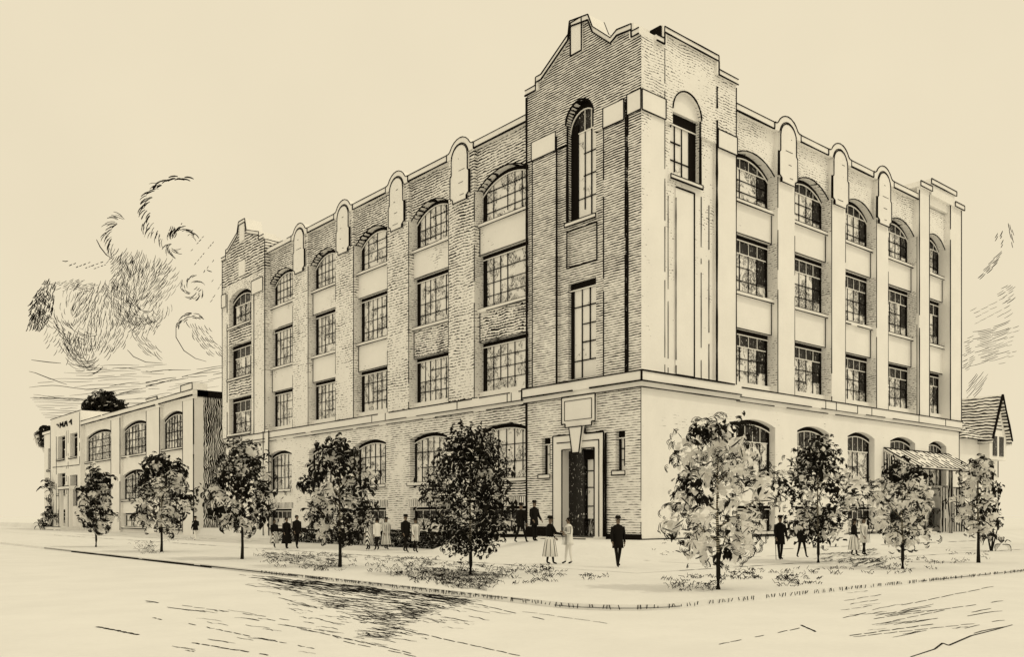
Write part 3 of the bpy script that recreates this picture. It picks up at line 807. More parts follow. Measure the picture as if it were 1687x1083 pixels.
# ================================================================== GROUND
rd = MB(('road', 'ink'))
rd.add([(-700, -700, 0), (900, -700, 0), (900, 900, 0), (-700, 900, 0)], [(0, 1, 2, 3)], 'road')
def road_line(pts, wpx=1.3, z=.006):
    P_ = [g(x, y, z) for x, y in pts]
    dmean = sum((p - Vector((Cx, Cy, z))).length for p in P_) / len(P_)
    rd.ribbon(P_, wpx * dmean / FOC * 2.7)
def dashes(p, q, n, wpx=1.2, gap=.3, jit=1.0):
    for i in range(n):
        if random.random() < gap: continue
        t0, t1 = i / n, (i + .85) / n
        road_line([(p[0] + (q[0] - p[0]) * t + random.uniform(-jit, jit), p[1] + (q[1] - p[1]) * t + random.uniform(-jit, jit) * .5) for t in (t0, (t0 + t1) / 2, t1)], wpx)
for p, q, n, w_, gp in (((240, 990), (520, 1028), 14, 1.0, .45), ((300, 1003), (560, 1044), 12, .9, .3), ((310, 1028), (520, 1070), 14, 1.0, .3), ((540, 1052), (690, 1083), 6, 1.0, .1),
                        ((300, 1057), (460, 1083), 10, 1.5, .1), ((470, 1030), (700, 1082), 12, 1.0, .2), ((560, 1015), (860, 1082), 14, 1.2, .15), ((760, 990), (900, 1022), 6, 1.2, .1), ((860, 1008), (1005, 1028), 5, .9, .0),
                        ((430, 935), (560, 958), 8, .9, .3), ((1185, 1062), (1320, 1035), 7, 1.0, .2),
                        ((1400, 1048), (1540, 1028), 6, 1.3, .0), ((1405, 1050), (1660, 1022), 10, 1.0, .3), ((1440, 1020), (1655, 990), 10, 1.0, .1), ((1485, 998), (1640, 966), 7, .9, .0),
                        ((1380, 1015), (1560, 1005), 9, .8, .3), ((1450, 1028), (1560, 1005), 5, .8, .1), ((1390, 990), (1455, 980), 3, .8, 0), ((1400, 996), (1450, 988), 3, .8, 0), ((1385, 1006), (1440, 998), 3, .8, 0),
                        ((1395, 978), (1430, 974), 3, .8, 0), ((160, 1033), (230, 1047), 7, 2.4, .1), ((240, 992), (262, 994), 2, 1.4, 0), ((250, 1018), (268, 1022), 2, 1.2, 0), ((1320, 1030), (1345, 1042), 3, 1.6, .2)):
    dashes(p, q, n, w_, gp)
road_line([(1500, 1083), (1540, 1070), (1553, 1060), (1563, 1064), (1600, 1048), (1640, 1038), (1668, 1030)], 1.3)
def inpoly(x, y, P_):
    c = False
    for (x1, y1), (x2, y2) in zip(P_, P_[1:] + P_[:1]):
        if (y1 > y) != (y2 > y) and x < (x2 - x1) * (y - y1) / (y2 - y1) + x1: c = not c
    return c
def hatch(poly, n, lmin, lmax, slope, wpx, fn, wob=1.5):
    xs = [p[0] for p in poly]; ys = [p[1] for p in poly]; k = 0; tries = 0
    while k < n and tries < n * 20:
        tries += 1
        x, y = random.uniform(min(xs), max(xs)), random.uniform(min(ys), max(ys))
        if not inpoly(x, y, poly): continue
        k += 1; L_ = random.uniform(lmin, lmax)
        sl = slope + random.uniform(-.06, .06)
        fn([(x + L_ * (t - .5), y + L_ * (t - .5) * sl + random.uniform(-wob, wob) * .5) for t in (0, .25, .5, .75, 1)], wpx * random.uniform(.6, 1.3))
# tree and building shadow drawn on the carriageway as ink hatching
road_shade = [(412, 948), (560, 962), (690, 976), (775, 986), (770, 996), (720, 1006), (680, 1022), (640, 1050), (600, 1052), (612, 1030), (570, 1012), (520, 990), (455, 968)]
hatch(road_shade, 400, 14, 44, .10, 1.0, road_line)
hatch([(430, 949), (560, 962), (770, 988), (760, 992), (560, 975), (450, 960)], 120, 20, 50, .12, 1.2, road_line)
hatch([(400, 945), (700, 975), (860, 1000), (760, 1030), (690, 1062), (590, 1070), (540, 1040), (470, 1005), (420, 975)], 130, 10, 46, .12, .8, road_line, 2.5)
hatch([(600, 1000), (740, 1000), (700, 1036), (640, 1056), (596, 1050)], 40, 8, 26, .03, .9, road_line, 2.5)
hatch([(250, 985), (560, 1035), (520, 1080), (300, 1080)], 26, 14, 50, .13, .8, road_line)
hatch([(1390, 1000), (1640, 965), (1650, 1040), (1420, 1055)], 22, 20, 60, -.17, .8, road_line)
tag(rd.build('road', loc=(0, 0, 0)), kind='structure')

# block inside the kerbs: verge and lawn as one sheet that rises to the tower
KX, KY, KR = -17.85, -15.2, 1.6
def kerb_path(off=0.0):
    P_ = [(KX + off, 190.0), (KX + off, 60.), (KX + off, 20.)]
    P_ += [(KX + KR - (KR - off) * math.cos(t * PI / 16), KY + KR - (KR - off) * math.sin(t * PI / 16)) for t in range(0, 9)]
    return P_ + [(20., KY + off), (60., KY + off), (190., KY + off)]
lw_ = MB(('ground', 'ink'))
def axis(a, b, segs):
    out = []
    for s0, s1, n in segs: out += [s0 + (s1 - s0) * i / n for i in range(n)]
    return out + [segs[-1][1]]
xs = axis(0, 0, [(KX, -7., 12), (-7., 1., 24), (1., 40., 24), (40., 190., 6)])
ys = axis(0, 0, [(KY, -5., 10), (-5., 11., 48), (11., 60., 14), (60., 190., 6)])
n = len(xs); vs = []; fs = []
for y in ys:
    for x in xs:
        xx, yy = x, y
        if xx < KX + KR and yy < KY + KR:
            dx, dy = KX + KR - xx, KY + KR - yy; L_ = math.hypot(dx, dy)
            if L_ > KR: xx, yy = KX + KR - dx / L_ * KR, KY + KR - dy / L_ * KR
        vs.append((xx, yy, ground_z(x, y)))
for j in range(len(ys) - 1):
    for i in range(n - 1): fs.append((j * n + i, j * n + i + 1, (j + 1) * n + i + 1, (j + 1) * n + i))
lw_.add(vs, fs, 'ground')
tag(lw_.build('lawn', loc=(0, 0, 0)), kind='structure')
kb = MB(('ground', 'ink'))
a_, b_ = kerb_path(-.16), kerb_path(.0)
for i in range(len(a_) - 1):
    (x0_, y0_), (x1_, y1_), (x2_, y2_), (x3_, y3_) = a_[i], a_[i + 1], b_[i + 1], b_[i]
    kb.add([(x0_, y0_, -.1), (x1_, y1_, -.1), (x1_, y1_, KB + .02), (x0_, y0_, KB + .02), (x2_, y2_, KB + .02), (x3_, y3_, KB + .02)], [(0, 1, 2, 3), (3, 2, 4, 5)], 'ground')
def kline(P_, r, gap, z, step=.9):
    for (x, y), (x2, y2) in zip(P_, P_[1:]): kb.line((x, y, z), (x2, y2, z), r, gap, step=step)
kline([(KX - .17, 27.5), (KX - .17, -4.)], .018, .22, .06)
kline([(KX - .17, 22.), (KX - .17, 4.)], .03, .0, .03)
kline(kerb_path(-.17)[3:-3], .006, .40, .05, .25)
kline([(KX - .17, -2.), (KX - .17, -13.)], .010, .6, .09, .25)
def ticks(P_, d, pr):
    for (x, y), (x2, y2) in zip(P_, P_[1:]):
        L_ = math.hypot(x2 - x, y2 - y)
        for i in range(int(L_ / d)):
            if random.random() > pr(x, y): continue
            t = (i + random.random() * .6) * d / L_; a_x, a_y = x + (x2 - x) * t, y + (y2 - y) * t
            kb.tube([(a_x, a_y, .02 + random.random() * .03), (a_x + random.uniform(-.03, .03), a_y + random.uniform(-.03, .03), .11)], [.008, .010], 'ink', 4)
ticks([(KX - .17, 0.), (KX - .17, -13.5)] + kerb_path(-.17)[3:-3] + [(-15., KY - .17), (-4, KY - .17)], .10, lambda x, y: .7)
ticks([(-4., KY - .17), (12, KY - .17)], .10, lambda x, y: .5)
kline([(-6., KY - .17), (12., KY - .17)], .009, .5, .06, .3); kline([(12., KY - .17), (34., KY - .17)], .016, .5, .06, .8)
tag(kb.build('kerb', loc=(0, 0, 0)), kind='structure')
pv_ = MB(('ground', 'ink'))
def strip(path_fn, us, vs_, z=.006):
    vv = []; ff = []; m_ = len(vs_)
    for u in us:
        for v in vs_:
            x, y = path_fn(u, v); vv.append((x, y, ground_z(x, y) + z))
    for i in range(len(us) - 1):
        for j in range(m_ - 1): ff.append((i * m_ + j, i * m_ + j + 1, (i + 1) * m_ + j + 1, (i + 1) * m_ + j))
    pv_.add(vv, ff, 'ground')
strip(lambda u, v: (v, u), [-8.6 + i * .9 for i in range(150)], [-9.9 + .4 * i for i in range(15)])
strip(lambda u, v: (u, v), [-4.25 + i * .9 for i in range(100)], [-8.6 + .4 * i for i in range(14)], .008)
def gl_(pts, wpx=1.2):
    P_ = []
    for x, y in pts:
        p = g(x, y, KB); p.z = ground_z(p.x, p.y) + .016; P_.append(p)
    d = (P_[0] - Vector((Cx, Cy, 0))).length
    pv_.ribbon(P_, wpx * d / FOC * 2.2)
def pd(x0_, y0_, x1_, y1_, n, gap, wd):
    """worn joint of the paving, drawn as short dark dashes"""
    for i in range(n):
        if random.random() < gap: continue
        p = Vector((x0_, y0_, 0)).lerp(Vector((x1_, y1_, 0)), i / n); q = Vector((x0_, y0_, 0)).lerp(Vector((x1_, y1_, 0)), (i + .8) / n)
        pts = []
        for t in (0, .5, 1):
            r_ = p.lerp(q, t); pts.append((r_.x, r_.y, ground_z(r_.x, r_.y) + .014))
        pv_.ribbon(pts, wd)
pd(-9.9, 60, -9.9, 16, 30, .35, .10); pd(-9.9, 16, -9.9, -3, 26, .12, .09); pd(-8., 60, -4.3, 22, 16, .5, .10); pd(-4.1, 60, -4.1, 30, 16, .45, .12)
pd(-8., -8.65, 30, -8.65, 40, .45, .07); pd(-2, -3.2, 33, -3.2, 26, .5, .07); pd(1., -4.6, 20, -6.2, 12, .35, .07)
tag(pv_.build('pavement', loc=(0, 0, 0)), kind='structure')

# low wedge of wall beside the sloping walk
rw = MB(('ink', 'stone'))
p0 = g(812, 908, .1); p1 = g(897, 893, .62)
dv = (p1 - p0); nv = Vector((-dv.y, dv.x, 0)).normalized() * .18
z0_ = .05
vsx = [p0 + nv, p1 + nv, p1 - nv, p0 - nv]
bot = [Vector((p.x, p.y, z0_)) for p in vsx]
top = [Vector((vsx[0].x, vsx[0].y, .14)), Vector((vsx[1].x, vsx[1].y, .78)), Vector((vsx[2].x, vsx[2].y, .78)), Vector((vsx[3].x, vsx[3].y, .14))]
rw.add(bot + top, [(0, 3, 2, 1), (0, 1, 5, 4), (1, 2, 6, 5), (2, 3, 7, 6), (3, 0, 4, 7)], 'ink')  # sides inked dark under a pale top, painting in the terrace-edge shade
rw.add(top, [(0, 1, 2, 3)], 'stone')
tag(rw.build('retaining_wall', loc=p0), 'low dark wedge of walling beside the sloping walk to the entrance', 'low wall')

# grass, and tree shade drawn on the verge as flat strokes
gs = MB(('ink', 'leaf_dark'))
def tuft_at(p, s, n=5):
    for k in range(n):
        a = random.uniform(0, 2 * PI); d = Vector((math.cos(a), math.sin(a), 0)); L_ = s * random.uniform(.3, 1.1)
        q = p + Vector((random.uniform(-s, s), random.uniform(-s, s), 0))
        gs.stroke([q, q + d * L_ * .25 + Vector((0, 0, L_ * random.uniform(.2, .5))), q + d * L_ * random.uniform(.4, .8) + Vector((0, 0, L_ * random.uniform(.2, .7))), q + d * L_ * random.uniform(.4, 1.2) + Vector((0, 0, L_ * random.uniform(.1, .9)))], random.uniform(.006, .012))
def tufts(poly, n, s, nb=5):
    xs_ = [p[0] for p in poly]; ys_ = [p[1] for p in poly]; k = 0; n = int(n * .9)
    while k < n:
        x, y = random.uniform(min(xs_), max(xs_)), random.uniform(min(ys_), max(ys_))
        if inpoly(x, y, poly):
            p = g(x, y, KB); p.z = ground_z(p.x, p.y) + .01; tuft_at(p, s * random.uniform(.6, 1.2), nb); k += 1
def ghatch(pts, wpx):
    P_ = [g(x, y, KB) for x, y in pts]
    for p in P_: p.z = ground_z(p.x, p.y) + .02
    gs.ribbon(P_, wpx * (P_[0] - Vector((Cx, Cy, 0))).length / FOC * 2.2)
tufts([(415, 908), (560, 914), (560, 945), (470, 938), (420, 925)], 70, .2)
tufts([(560, 912), (720, 922), (720, 960), (640, 950), (560, 935)], 45, .2)
tufts([(640, 918), (800, 930), (830, 950), (800, 975), (690, 965), (640, 945)], 120, .2)
tufts([(800, 930), (930, 940), (935, 960), (830, 965)], 50, .17, 4)
tufts([(835, 928), (910, 934), (915, 950), (840, 946)], 26, .17, 5)
tufts([(225, 895), (260, 897), (262, 915), (228, 913)], 16, .3)
tufts([(265, 880), (320, 885), (320, 895), (265, 893)], 6, .25)
tufts([(1090, 955), (1190, 948), (1195, 975), (1100, 975)], 40, .15)
tufts([(1195, 940), (1260, 936), (1260, 955), (1195, 958)], 34, .15)
tufts([(1270, 945), (1350, 935), (1350, 965), (1280, 970)], 44, .15)
tufts([(1360, 925), (1480, 918), (1560, 925), (1540, 945), (1370, 950)], 60, .17)
tufts([(1560, 905), (1640, 905), (1620, 935), (1560, 935)], 16, .2, 4)
tufts([(985, 905), (1010, 903), (1010, 912), (985, 914)], 7, .12, 4)
tufts([(955, 948), (1010, 946), (1010, 956), (955, 958)], 12, .13, 5)
tufts([(1070, 915), (1130, 912), (1130, 924), (1075, 926)], 10, .14, 4)
hatch([(430, 910), (560, 917), (560, 938), (520, 936), (440, 922)], 110, 8, 26, .08, .9, ghatch)
hatch([(690, 935), (830, 945), (800, 975), (740, 968)], 230, 8, 30, .10, .9, ghatch)  # flat strokes paint the dark tree's shadow on the ground
hatch([(655, 925), (760, 932), (760, 955), (660, 945)], 60, 6, 16, .1, .8, ghatch)
hatch([(560, 915), (840, 935), (840, 940), (560, 919)], 40, 8, 24, .08, 1.0, ghatch)
hatch([(1350, 912), (1450, 905), (1450, 920), (1400, 928), (1345, 924)], 60, 8, 26, -.06, .9, ghatch)
hatch([(1400, 925), (1460, 918), (1450, 935), (1410, 938)], 30, 6, 16, -.3, .9, ghatch)
tag(gs.build('grass', loc=(0, 0, 0)), 'scrubby grass tufts and hatched tree shade along the verge and under the street trees', 'grass', kind='stuff')

# ================================================================== TREES AND HEDGES
def spray(mb, p, d, s, dark, r, nl=3):
    up = Vector((0, 0, 1))
    d = d.normalized(); wv = d.cross(up)
    if wv.length < .1: wv = Vector((1, 0, 0))
    wv.normalize(); nrm = wv.cross(d)
    prof = (0.05, .42, .5, .36, .04)
    mid = []; L_ = []; R_ = []
    for i in range(5):
        t = i / 4
        c = p + d * (s * t) + nrm * (s * .34 * math.sin(PI * .8 * t)) - up * (s * .55 * t * t)
        w = wv * s * prof[i] * .62
        mid.append(c); L_.append(c - w); R_.append(c + w)
    vs = []
    for i in range(5): vs += [L_[i], R_[i]]
    pm = 'leaf_dark' if dark else 'leaf_light'
    mb.add(vs, [(2 * i, 2 * i + 1, 2 * i + 3, 2 * i + 2) for i in range(4)], pm)
    lift = nrm * (.02 * s + .006)
    sm = 'leaf_light' if (dark and random.random() < .4) else 'leaf_dark'
    rr = r * (.55 if sm == 'leaf_light' else 1)
    for k in range(nl):
        f = k / (nl - 1) * 2 - 1 if nl > 1 else 0
        mb.stroke([m_ + (b_ - m_) * f + lift for m_, b_ in zip(mid, R_)][:5 if k % 2 == 0 else 4], rr * random.uniform(.7, 1.3), sm, 3)

def pad(mb, p, d, s, m):
    d = d.normalized(); wv = d.cross(Vector((random.uniform(-.4, .4), random.uniform(-.4, .4), 1)))
    if wv.length < .1: wv = Vector((1, 0, 0))
    wv.normalize(); nrm = wv.cross(d); vs = []
    for i, w in enumerate((.08, .46, .55, .38, .05)):
        t = i / 4; c = p + d * (s * (t - .3)) + nrm * (s * .3 * math.sin(PI * .8 * t)) - Vector((0, 0, s * .4 * t * t))
        vs += [c - wv * s * w * .6, c + wv * s * w * .6]
    mb.add(vs, [(2 * i, 2 * i + 1, 2 * i + 3, 2 * i + 2) for i in range(4)], m)

def frond(mb, p, d, s, dark, r):
    """a leaf cluster: a few curling blades side by side"""
    d = d.normalized(); up = Vector((0, 0, 1)); wv = d.cross(up + Vector((random.uniform(-.5, .5), random.uniform(-.5, .5), 0)))
    if wv.length < .1: wv = Vector((1, 0, 0))
    wv.normalize(); nrm = wv.cross(d)
    nk = random.choice((3, 4, 4, 5)) if not dark else 2
    if dark: pad(mb, p + d * s * .3, d, s * .8, 'leaf_dark')
    for k in range(nk):
        f = k - (nk - 1) / 2; q = p + wv * (f * s * .26) - d * (abs(f) * s * .08)
        L_ = s * random.uniform(.8, 1.2); cv = random.uniform(.55, 1.15)
        pts = [q + d * (L_ * t) + nrm * (L_ * .42 * math.sin(PI * .75 * t)) - up * (L_ * cv * t * t) + wv * (f * L_ * .10 * t) for t in (0, .3, .6, .85, 1)]
        mb.stroke(pts, r * random.uniform(.7, 1.3) * (1.25 if dark else 1), 'leaf_light' if (dark and random.random() < .22) else 'leaf_dark', 3)

def curl(mb, p, o, s, dark, r):
    """overlapping leaflets: nested bowed edges bulging outwards from the clump"""
    tg = o.cross(Vector((random.gauss(0, 1), random.gauss(0, 1), random.gauss(0, 1))))
    if tg.length < .05: tg = Vector((1, 0, 0))
    tg.normalize(); wv = o.cross(tg)
    nk = random.choice((2, 3, 3, 4))
    if dark: pad(mb, p, tg, s * .9, 'leaf_dark')
    a0, a1 = random.uniform(-1.3, -.7), random.uniform(.5, 1.3)
    for k in range(nk):
        R_ = s * (.70 - .13 * k); off = wv * (s * .05 * random.uniform(-1, 1)) - o * s * .25 + tg * (s * .10 * k)
        pts = [p + off + (o * math.cos(a0 + (a1 - a0) * t) + tg * math.sin(a0 + (a1 - a0) * t)) * R_ for t in (0, .25, .5, .75, 1)]
        mb.stroke(pts, r * random.uniform(.7, 1.35) * (1.3 if dark else 1), 'leaf_light' if (dark and random.random() < .11) else 'leaf_dark', 3)

def tree(label, base, h, th, rx, dark, seed, group='young street trees along the kerbs', size=.34, n_cl=24, per=15, r=.016, shape='egg', trunk_r=.055, name='street_tree', lean=0, darkbias=None, curls=1.7):
    random.seed(seed)
    base = Vector(base); h -= .12 if h < 8 else 0; rx *= 1.06 if h < 8 else 1
    t = thing(name, label, 'tree', base, group)
    tk = MB(('bark', 'ink'))
    ctr = base + Vector((lean, 0, th + (h - th) * .45)); hz = (h - th) / 2
    tk.tube([base - Vector((0, 0, .05)), base + Vector((.02, .01, th * .5)), base + Vector((lean * .3, 0, th + hz * .15))], [trunk_r * 1.35, trunk_r, trunk_r * .85], 'leaf_dark', 7)
    tk.tube([base + Vector((lean * .3, 0, th + hz * .15)), base + Vector((lean * .7, .03, th + hz * .8)), base + Vector((lean, 0, th + hz * 1.5))], [trunk_r * .8, trunk_r * .5, trunk_r * .2], 'bark', 7)
    for k in range(6):
        a = k * 2.4 + random.random(); q = base + Vector((lean * .5, 0, th + hz * (.1 + .2 * k)))
        e = q + Vector((math.cos(a), math.sin(a), .75)) * rx * .6
        tk.tube([q, q.lerp(e, .5) + Vector((0, 0, -.05)), e], [trunk_r * .5, trunk_r * .35, trunk_r * .12], 'bark', 5)
    tk.build('trunk', t)
    cr = MB(('leaf_light', 'leaf_dark'))
    n_cl = int(n_cl * 1.3)
    for c in range(n_cl):
        z = -1 + 2 * (c + .5) / n_cl
        a = c * 2.39996 + random.uniform(-.4, .4)
        rr = math.sqrt(max(0.0, 1 - z * z))
        if shape == 'egg': rr *= 1.0 - .22 * z
        if shape == 'ball': rr = rr ** .8
        k = random.uniform(.35, .82)
        cc = base + Vector((lean, 0, th + hz + z * hz * .88)) + Vector((math.cos(a) * rr * rx * k, math.sin(a) * rr * rx * k, 0))
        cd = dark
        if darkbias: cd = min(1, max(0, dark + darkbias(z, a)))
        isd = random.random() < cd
        cl_r = rx * random.uniform(.22, .36)
        for q in range(18 if not isd else 20):
            o = Vector((random.gauss(0, 1), random.gauss(0, 1), random.gauss(0, 1))).normalized()
            lm = 'leaf_light' if (not isd or random.random() < .07) else 'leaf_dark'
            if lm == 'leaf_light' and q > 12: continue
            tg = o.cross(Vector((random.gauss(0, 1), random.gauss(0, 1), random.gauss(0, 1)))).normalized()
            pad(cr, cc + Vector((o.x, o.y, o.z * .8)) * cl_r * random.uniform(.2, .7), tg, size * random.uniform(.7, 1.2) * (1 if lm == 'leaf_light' and not isd else .8), lm)
        for q in range(int(per * curls) if not isd else per + 3):
            o = Vector((random.gauss(0, 1), random.gauss(0, 1), random.gauss(0, 1))).normalized()
            pos = cc + Vector((o.x, o.y, o.z * .8)) * cl_r * random.uniform(.85, 1.2)
            dk = isd if random.random() < .93 else not isd
            curl(cr, pos, (o + Vector((0, 0, .35))).normalized(), size * random.uniform(.45, .95), dk, r)
    cr.build('crown', t)
    return t

def gz(px, py):
    p = g(px, py, KB); p.z = ground_z(p.x, p.y); return p
tree('small pale street tree at the far left before the annex end block', gz(158, 902), 4.6, .75, 1.1, .45, 11, r=.018, size=.34, n_cl=20, per=12)
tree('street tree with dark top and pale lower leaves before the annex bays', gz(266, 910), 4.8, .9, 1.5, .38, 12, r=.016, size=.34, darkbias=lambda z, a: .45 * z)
tree('scratchy street tree before the alley beside the downpipe', gz(399, 922), 4.85, 1.05, 1.55, .42, 13, r=.013, size=.30, n_cl=30)
tree('broad shaggy street tree before the third window of the street front', gz(560, 935), 4.5, .8, 1.4, .52, 14, r=.011, n_cl=30, size=.27)
tree('darkest dense egg-shaped street tree before the two windows nearest the tower', gz(775, 948), 4.45, .6, 1.48, .92, 15, r=.009, size=.19, n_cl=60, per=20)
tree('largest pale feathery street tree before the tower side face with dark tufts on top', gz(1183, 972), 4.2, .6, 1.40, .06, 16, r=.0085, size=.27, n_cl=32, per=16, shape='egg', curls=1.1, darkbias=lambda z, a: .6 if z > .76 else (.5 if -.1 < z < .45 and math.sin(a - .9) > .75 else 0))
tree('dark bushy street tree before the first two side-street windows', gz(1348, 928), 4.75, .65, 1.68, .58, 17, r=.011, n_cl=30, size=.27)
tree('pale curly street tree before the porch', gz(1487, 938), 3.7, .6, 1.25, .06, 18, curls=1.2, r=.0105, size=.24, n_cl=28, darkbias=lambda z, a: .7 if z > .6 else 0)
tree('thin pale street tree at the far right before the shingled house', gz(1612, 928), 4.1, .9, .98, .04, 19, curls=1.1, r=.011, size=.24, n_cl=24, per=12)
random.seed(31)
def far_tree(label, px, py, d, h, rx, seed, dark, name='distant_tree'):
    p = at(px, py, d); p.z = 0
    tree(label, p, h, h - rx * 1.7, rx, dark, seed, group=None, size=1.3, n_cl=22, per=14, r=.05, trunk_r=.25, name=name, shape='ball')
far_tree('dark tree top rising behind the annex roof', 172, 690, 124, 18.6, 2.6, 41, .95)
far_tree('scratchy distant tree behind the narrow house at the far left', 78, 720, 132, 14.6, 1.3, 42, .25)

def shrub(label, p, rx, h, seed, dark, size, r, name='shrub', group=None, n_cl=10, per=10):
    random.seed(seed); p = Vector(p)
    mb = MB(('leaf_light', 'leaf_dark'))
    for c in range(n_cl):
        cc = p + Vector((random.uniform(-rx, rx) * .8, random.uniform(-rx, rx) * .8, h * random.uniform(.12, .85)))
        isd = random.random() < dark
        for q in range(per):
            o = Vector((random.gauss(0, 1), random.gauss(0, 1), random.gauss(0, 1))).normalized()
            spray(mb, cc + o * rx * .3 * random.random(), o + Vector((0, 0, .4)), size * random.uniform(.7, 1.2), isd if random.random() < .8 else not isd, r)
    for k in range(5):
        a = k * 1.3; mb.tube([p, p + Vector((math.cos(a) * rx * .5, math.sin(a) * rx * .5, h * .6))], [.05, .02], 'leaf_dark', 5)
    return tag(mb.build(name, loc=p), label, 'shrub', group)
p = at(84, 800, 116); p.z = 0
shrub('tall scrawny shrub against the narrow house at the far left', p, 1.2, 7.5, 51, .25, .8, .035, n_cl=11)
p = at(78, 865, 112); p.z = 0
shrub('low spiky shrub on the ground at the far left corner', p, 1.2, 2.4, 52, .25, .7, .035, n_cl=6)
p = at(1633, 880, 44); p.z = 0
shrub('sparse pale shrub at the far right edge beside the thin tree', p, .6, 2.2, 53, .15, .4, .02, n_cl=7, per=7)

def hedge(label, y0, y1, x, h, w, seed, dark, dens):
    random.seed(seed); p = Vector((x, y0, ground_z(x, y0)))
    mb = MB(('leaf_light', 'leaf_dark'))
    n_ = int((y1 - y0) * dens)
    for k in range(n_):
        y = random.uniform(y0, y1); xx = x + random.uniform(-w, w) / 2
        z = random.uniform(0, h) * (.85 + .15 * math.sin(y * 2.1))
        o = Vector((-.8 + random.gauss(0, .5), random.gauss(0, .8), random.gauss(.2, .5)))
        spray(mb, Vector((xx, y, KB + z)), o, random.uniform(.18, .3), random.random() < dark, .016, 2)
    for k in range(int((y1 - y0) / .8)):
        y = y0 + .8 * k + .3; mb.tube([(x, y, KB - .05), (x, y + .1, KB + h * .7)], [.05, .03], 'leaf_dark', 5)
    return tag(mb.build('hedge', loc=p), label, 'hedge', 'low hedges along the street front')
hedge('black clipped hedge under the windows nearest the tower', 8.6, 16.6, -2.9, .85, .6, 61, .97, 150)
hedge('tangled grey hedge under the farther street front windows', 17.0, 30.0, -2.8, .8, .6, 62, .62, 80)

# ================================================================== PEOPLE
random.seed(77)
def loft(mb, rings, m, n=10, rot=0):
    """rings: (cx,cy,z,rx,ry)"""
    vs = []; fs = []
    for cx_, cy_, z, rx, ry in rings:
        for k in range(n):
            t = 2 * PI * k / n
            vs.append((cx_ + rx * math.cos(t), cy_ + ry * math.sin(t), z))
    for i in range(len(rings) - 1):
        for k in range(n): fs.append((i * n + k, i * n + (k + 1) % n, (i + 1) * n + (k + 1) % n, (i + 1) * n + k))
    fs.append(tuple(range(n))[::-1]); e = (len(rings) - 1) * n; fs.append(tuple(range(e, e + n)))
    mb.add(vs, fs, m)

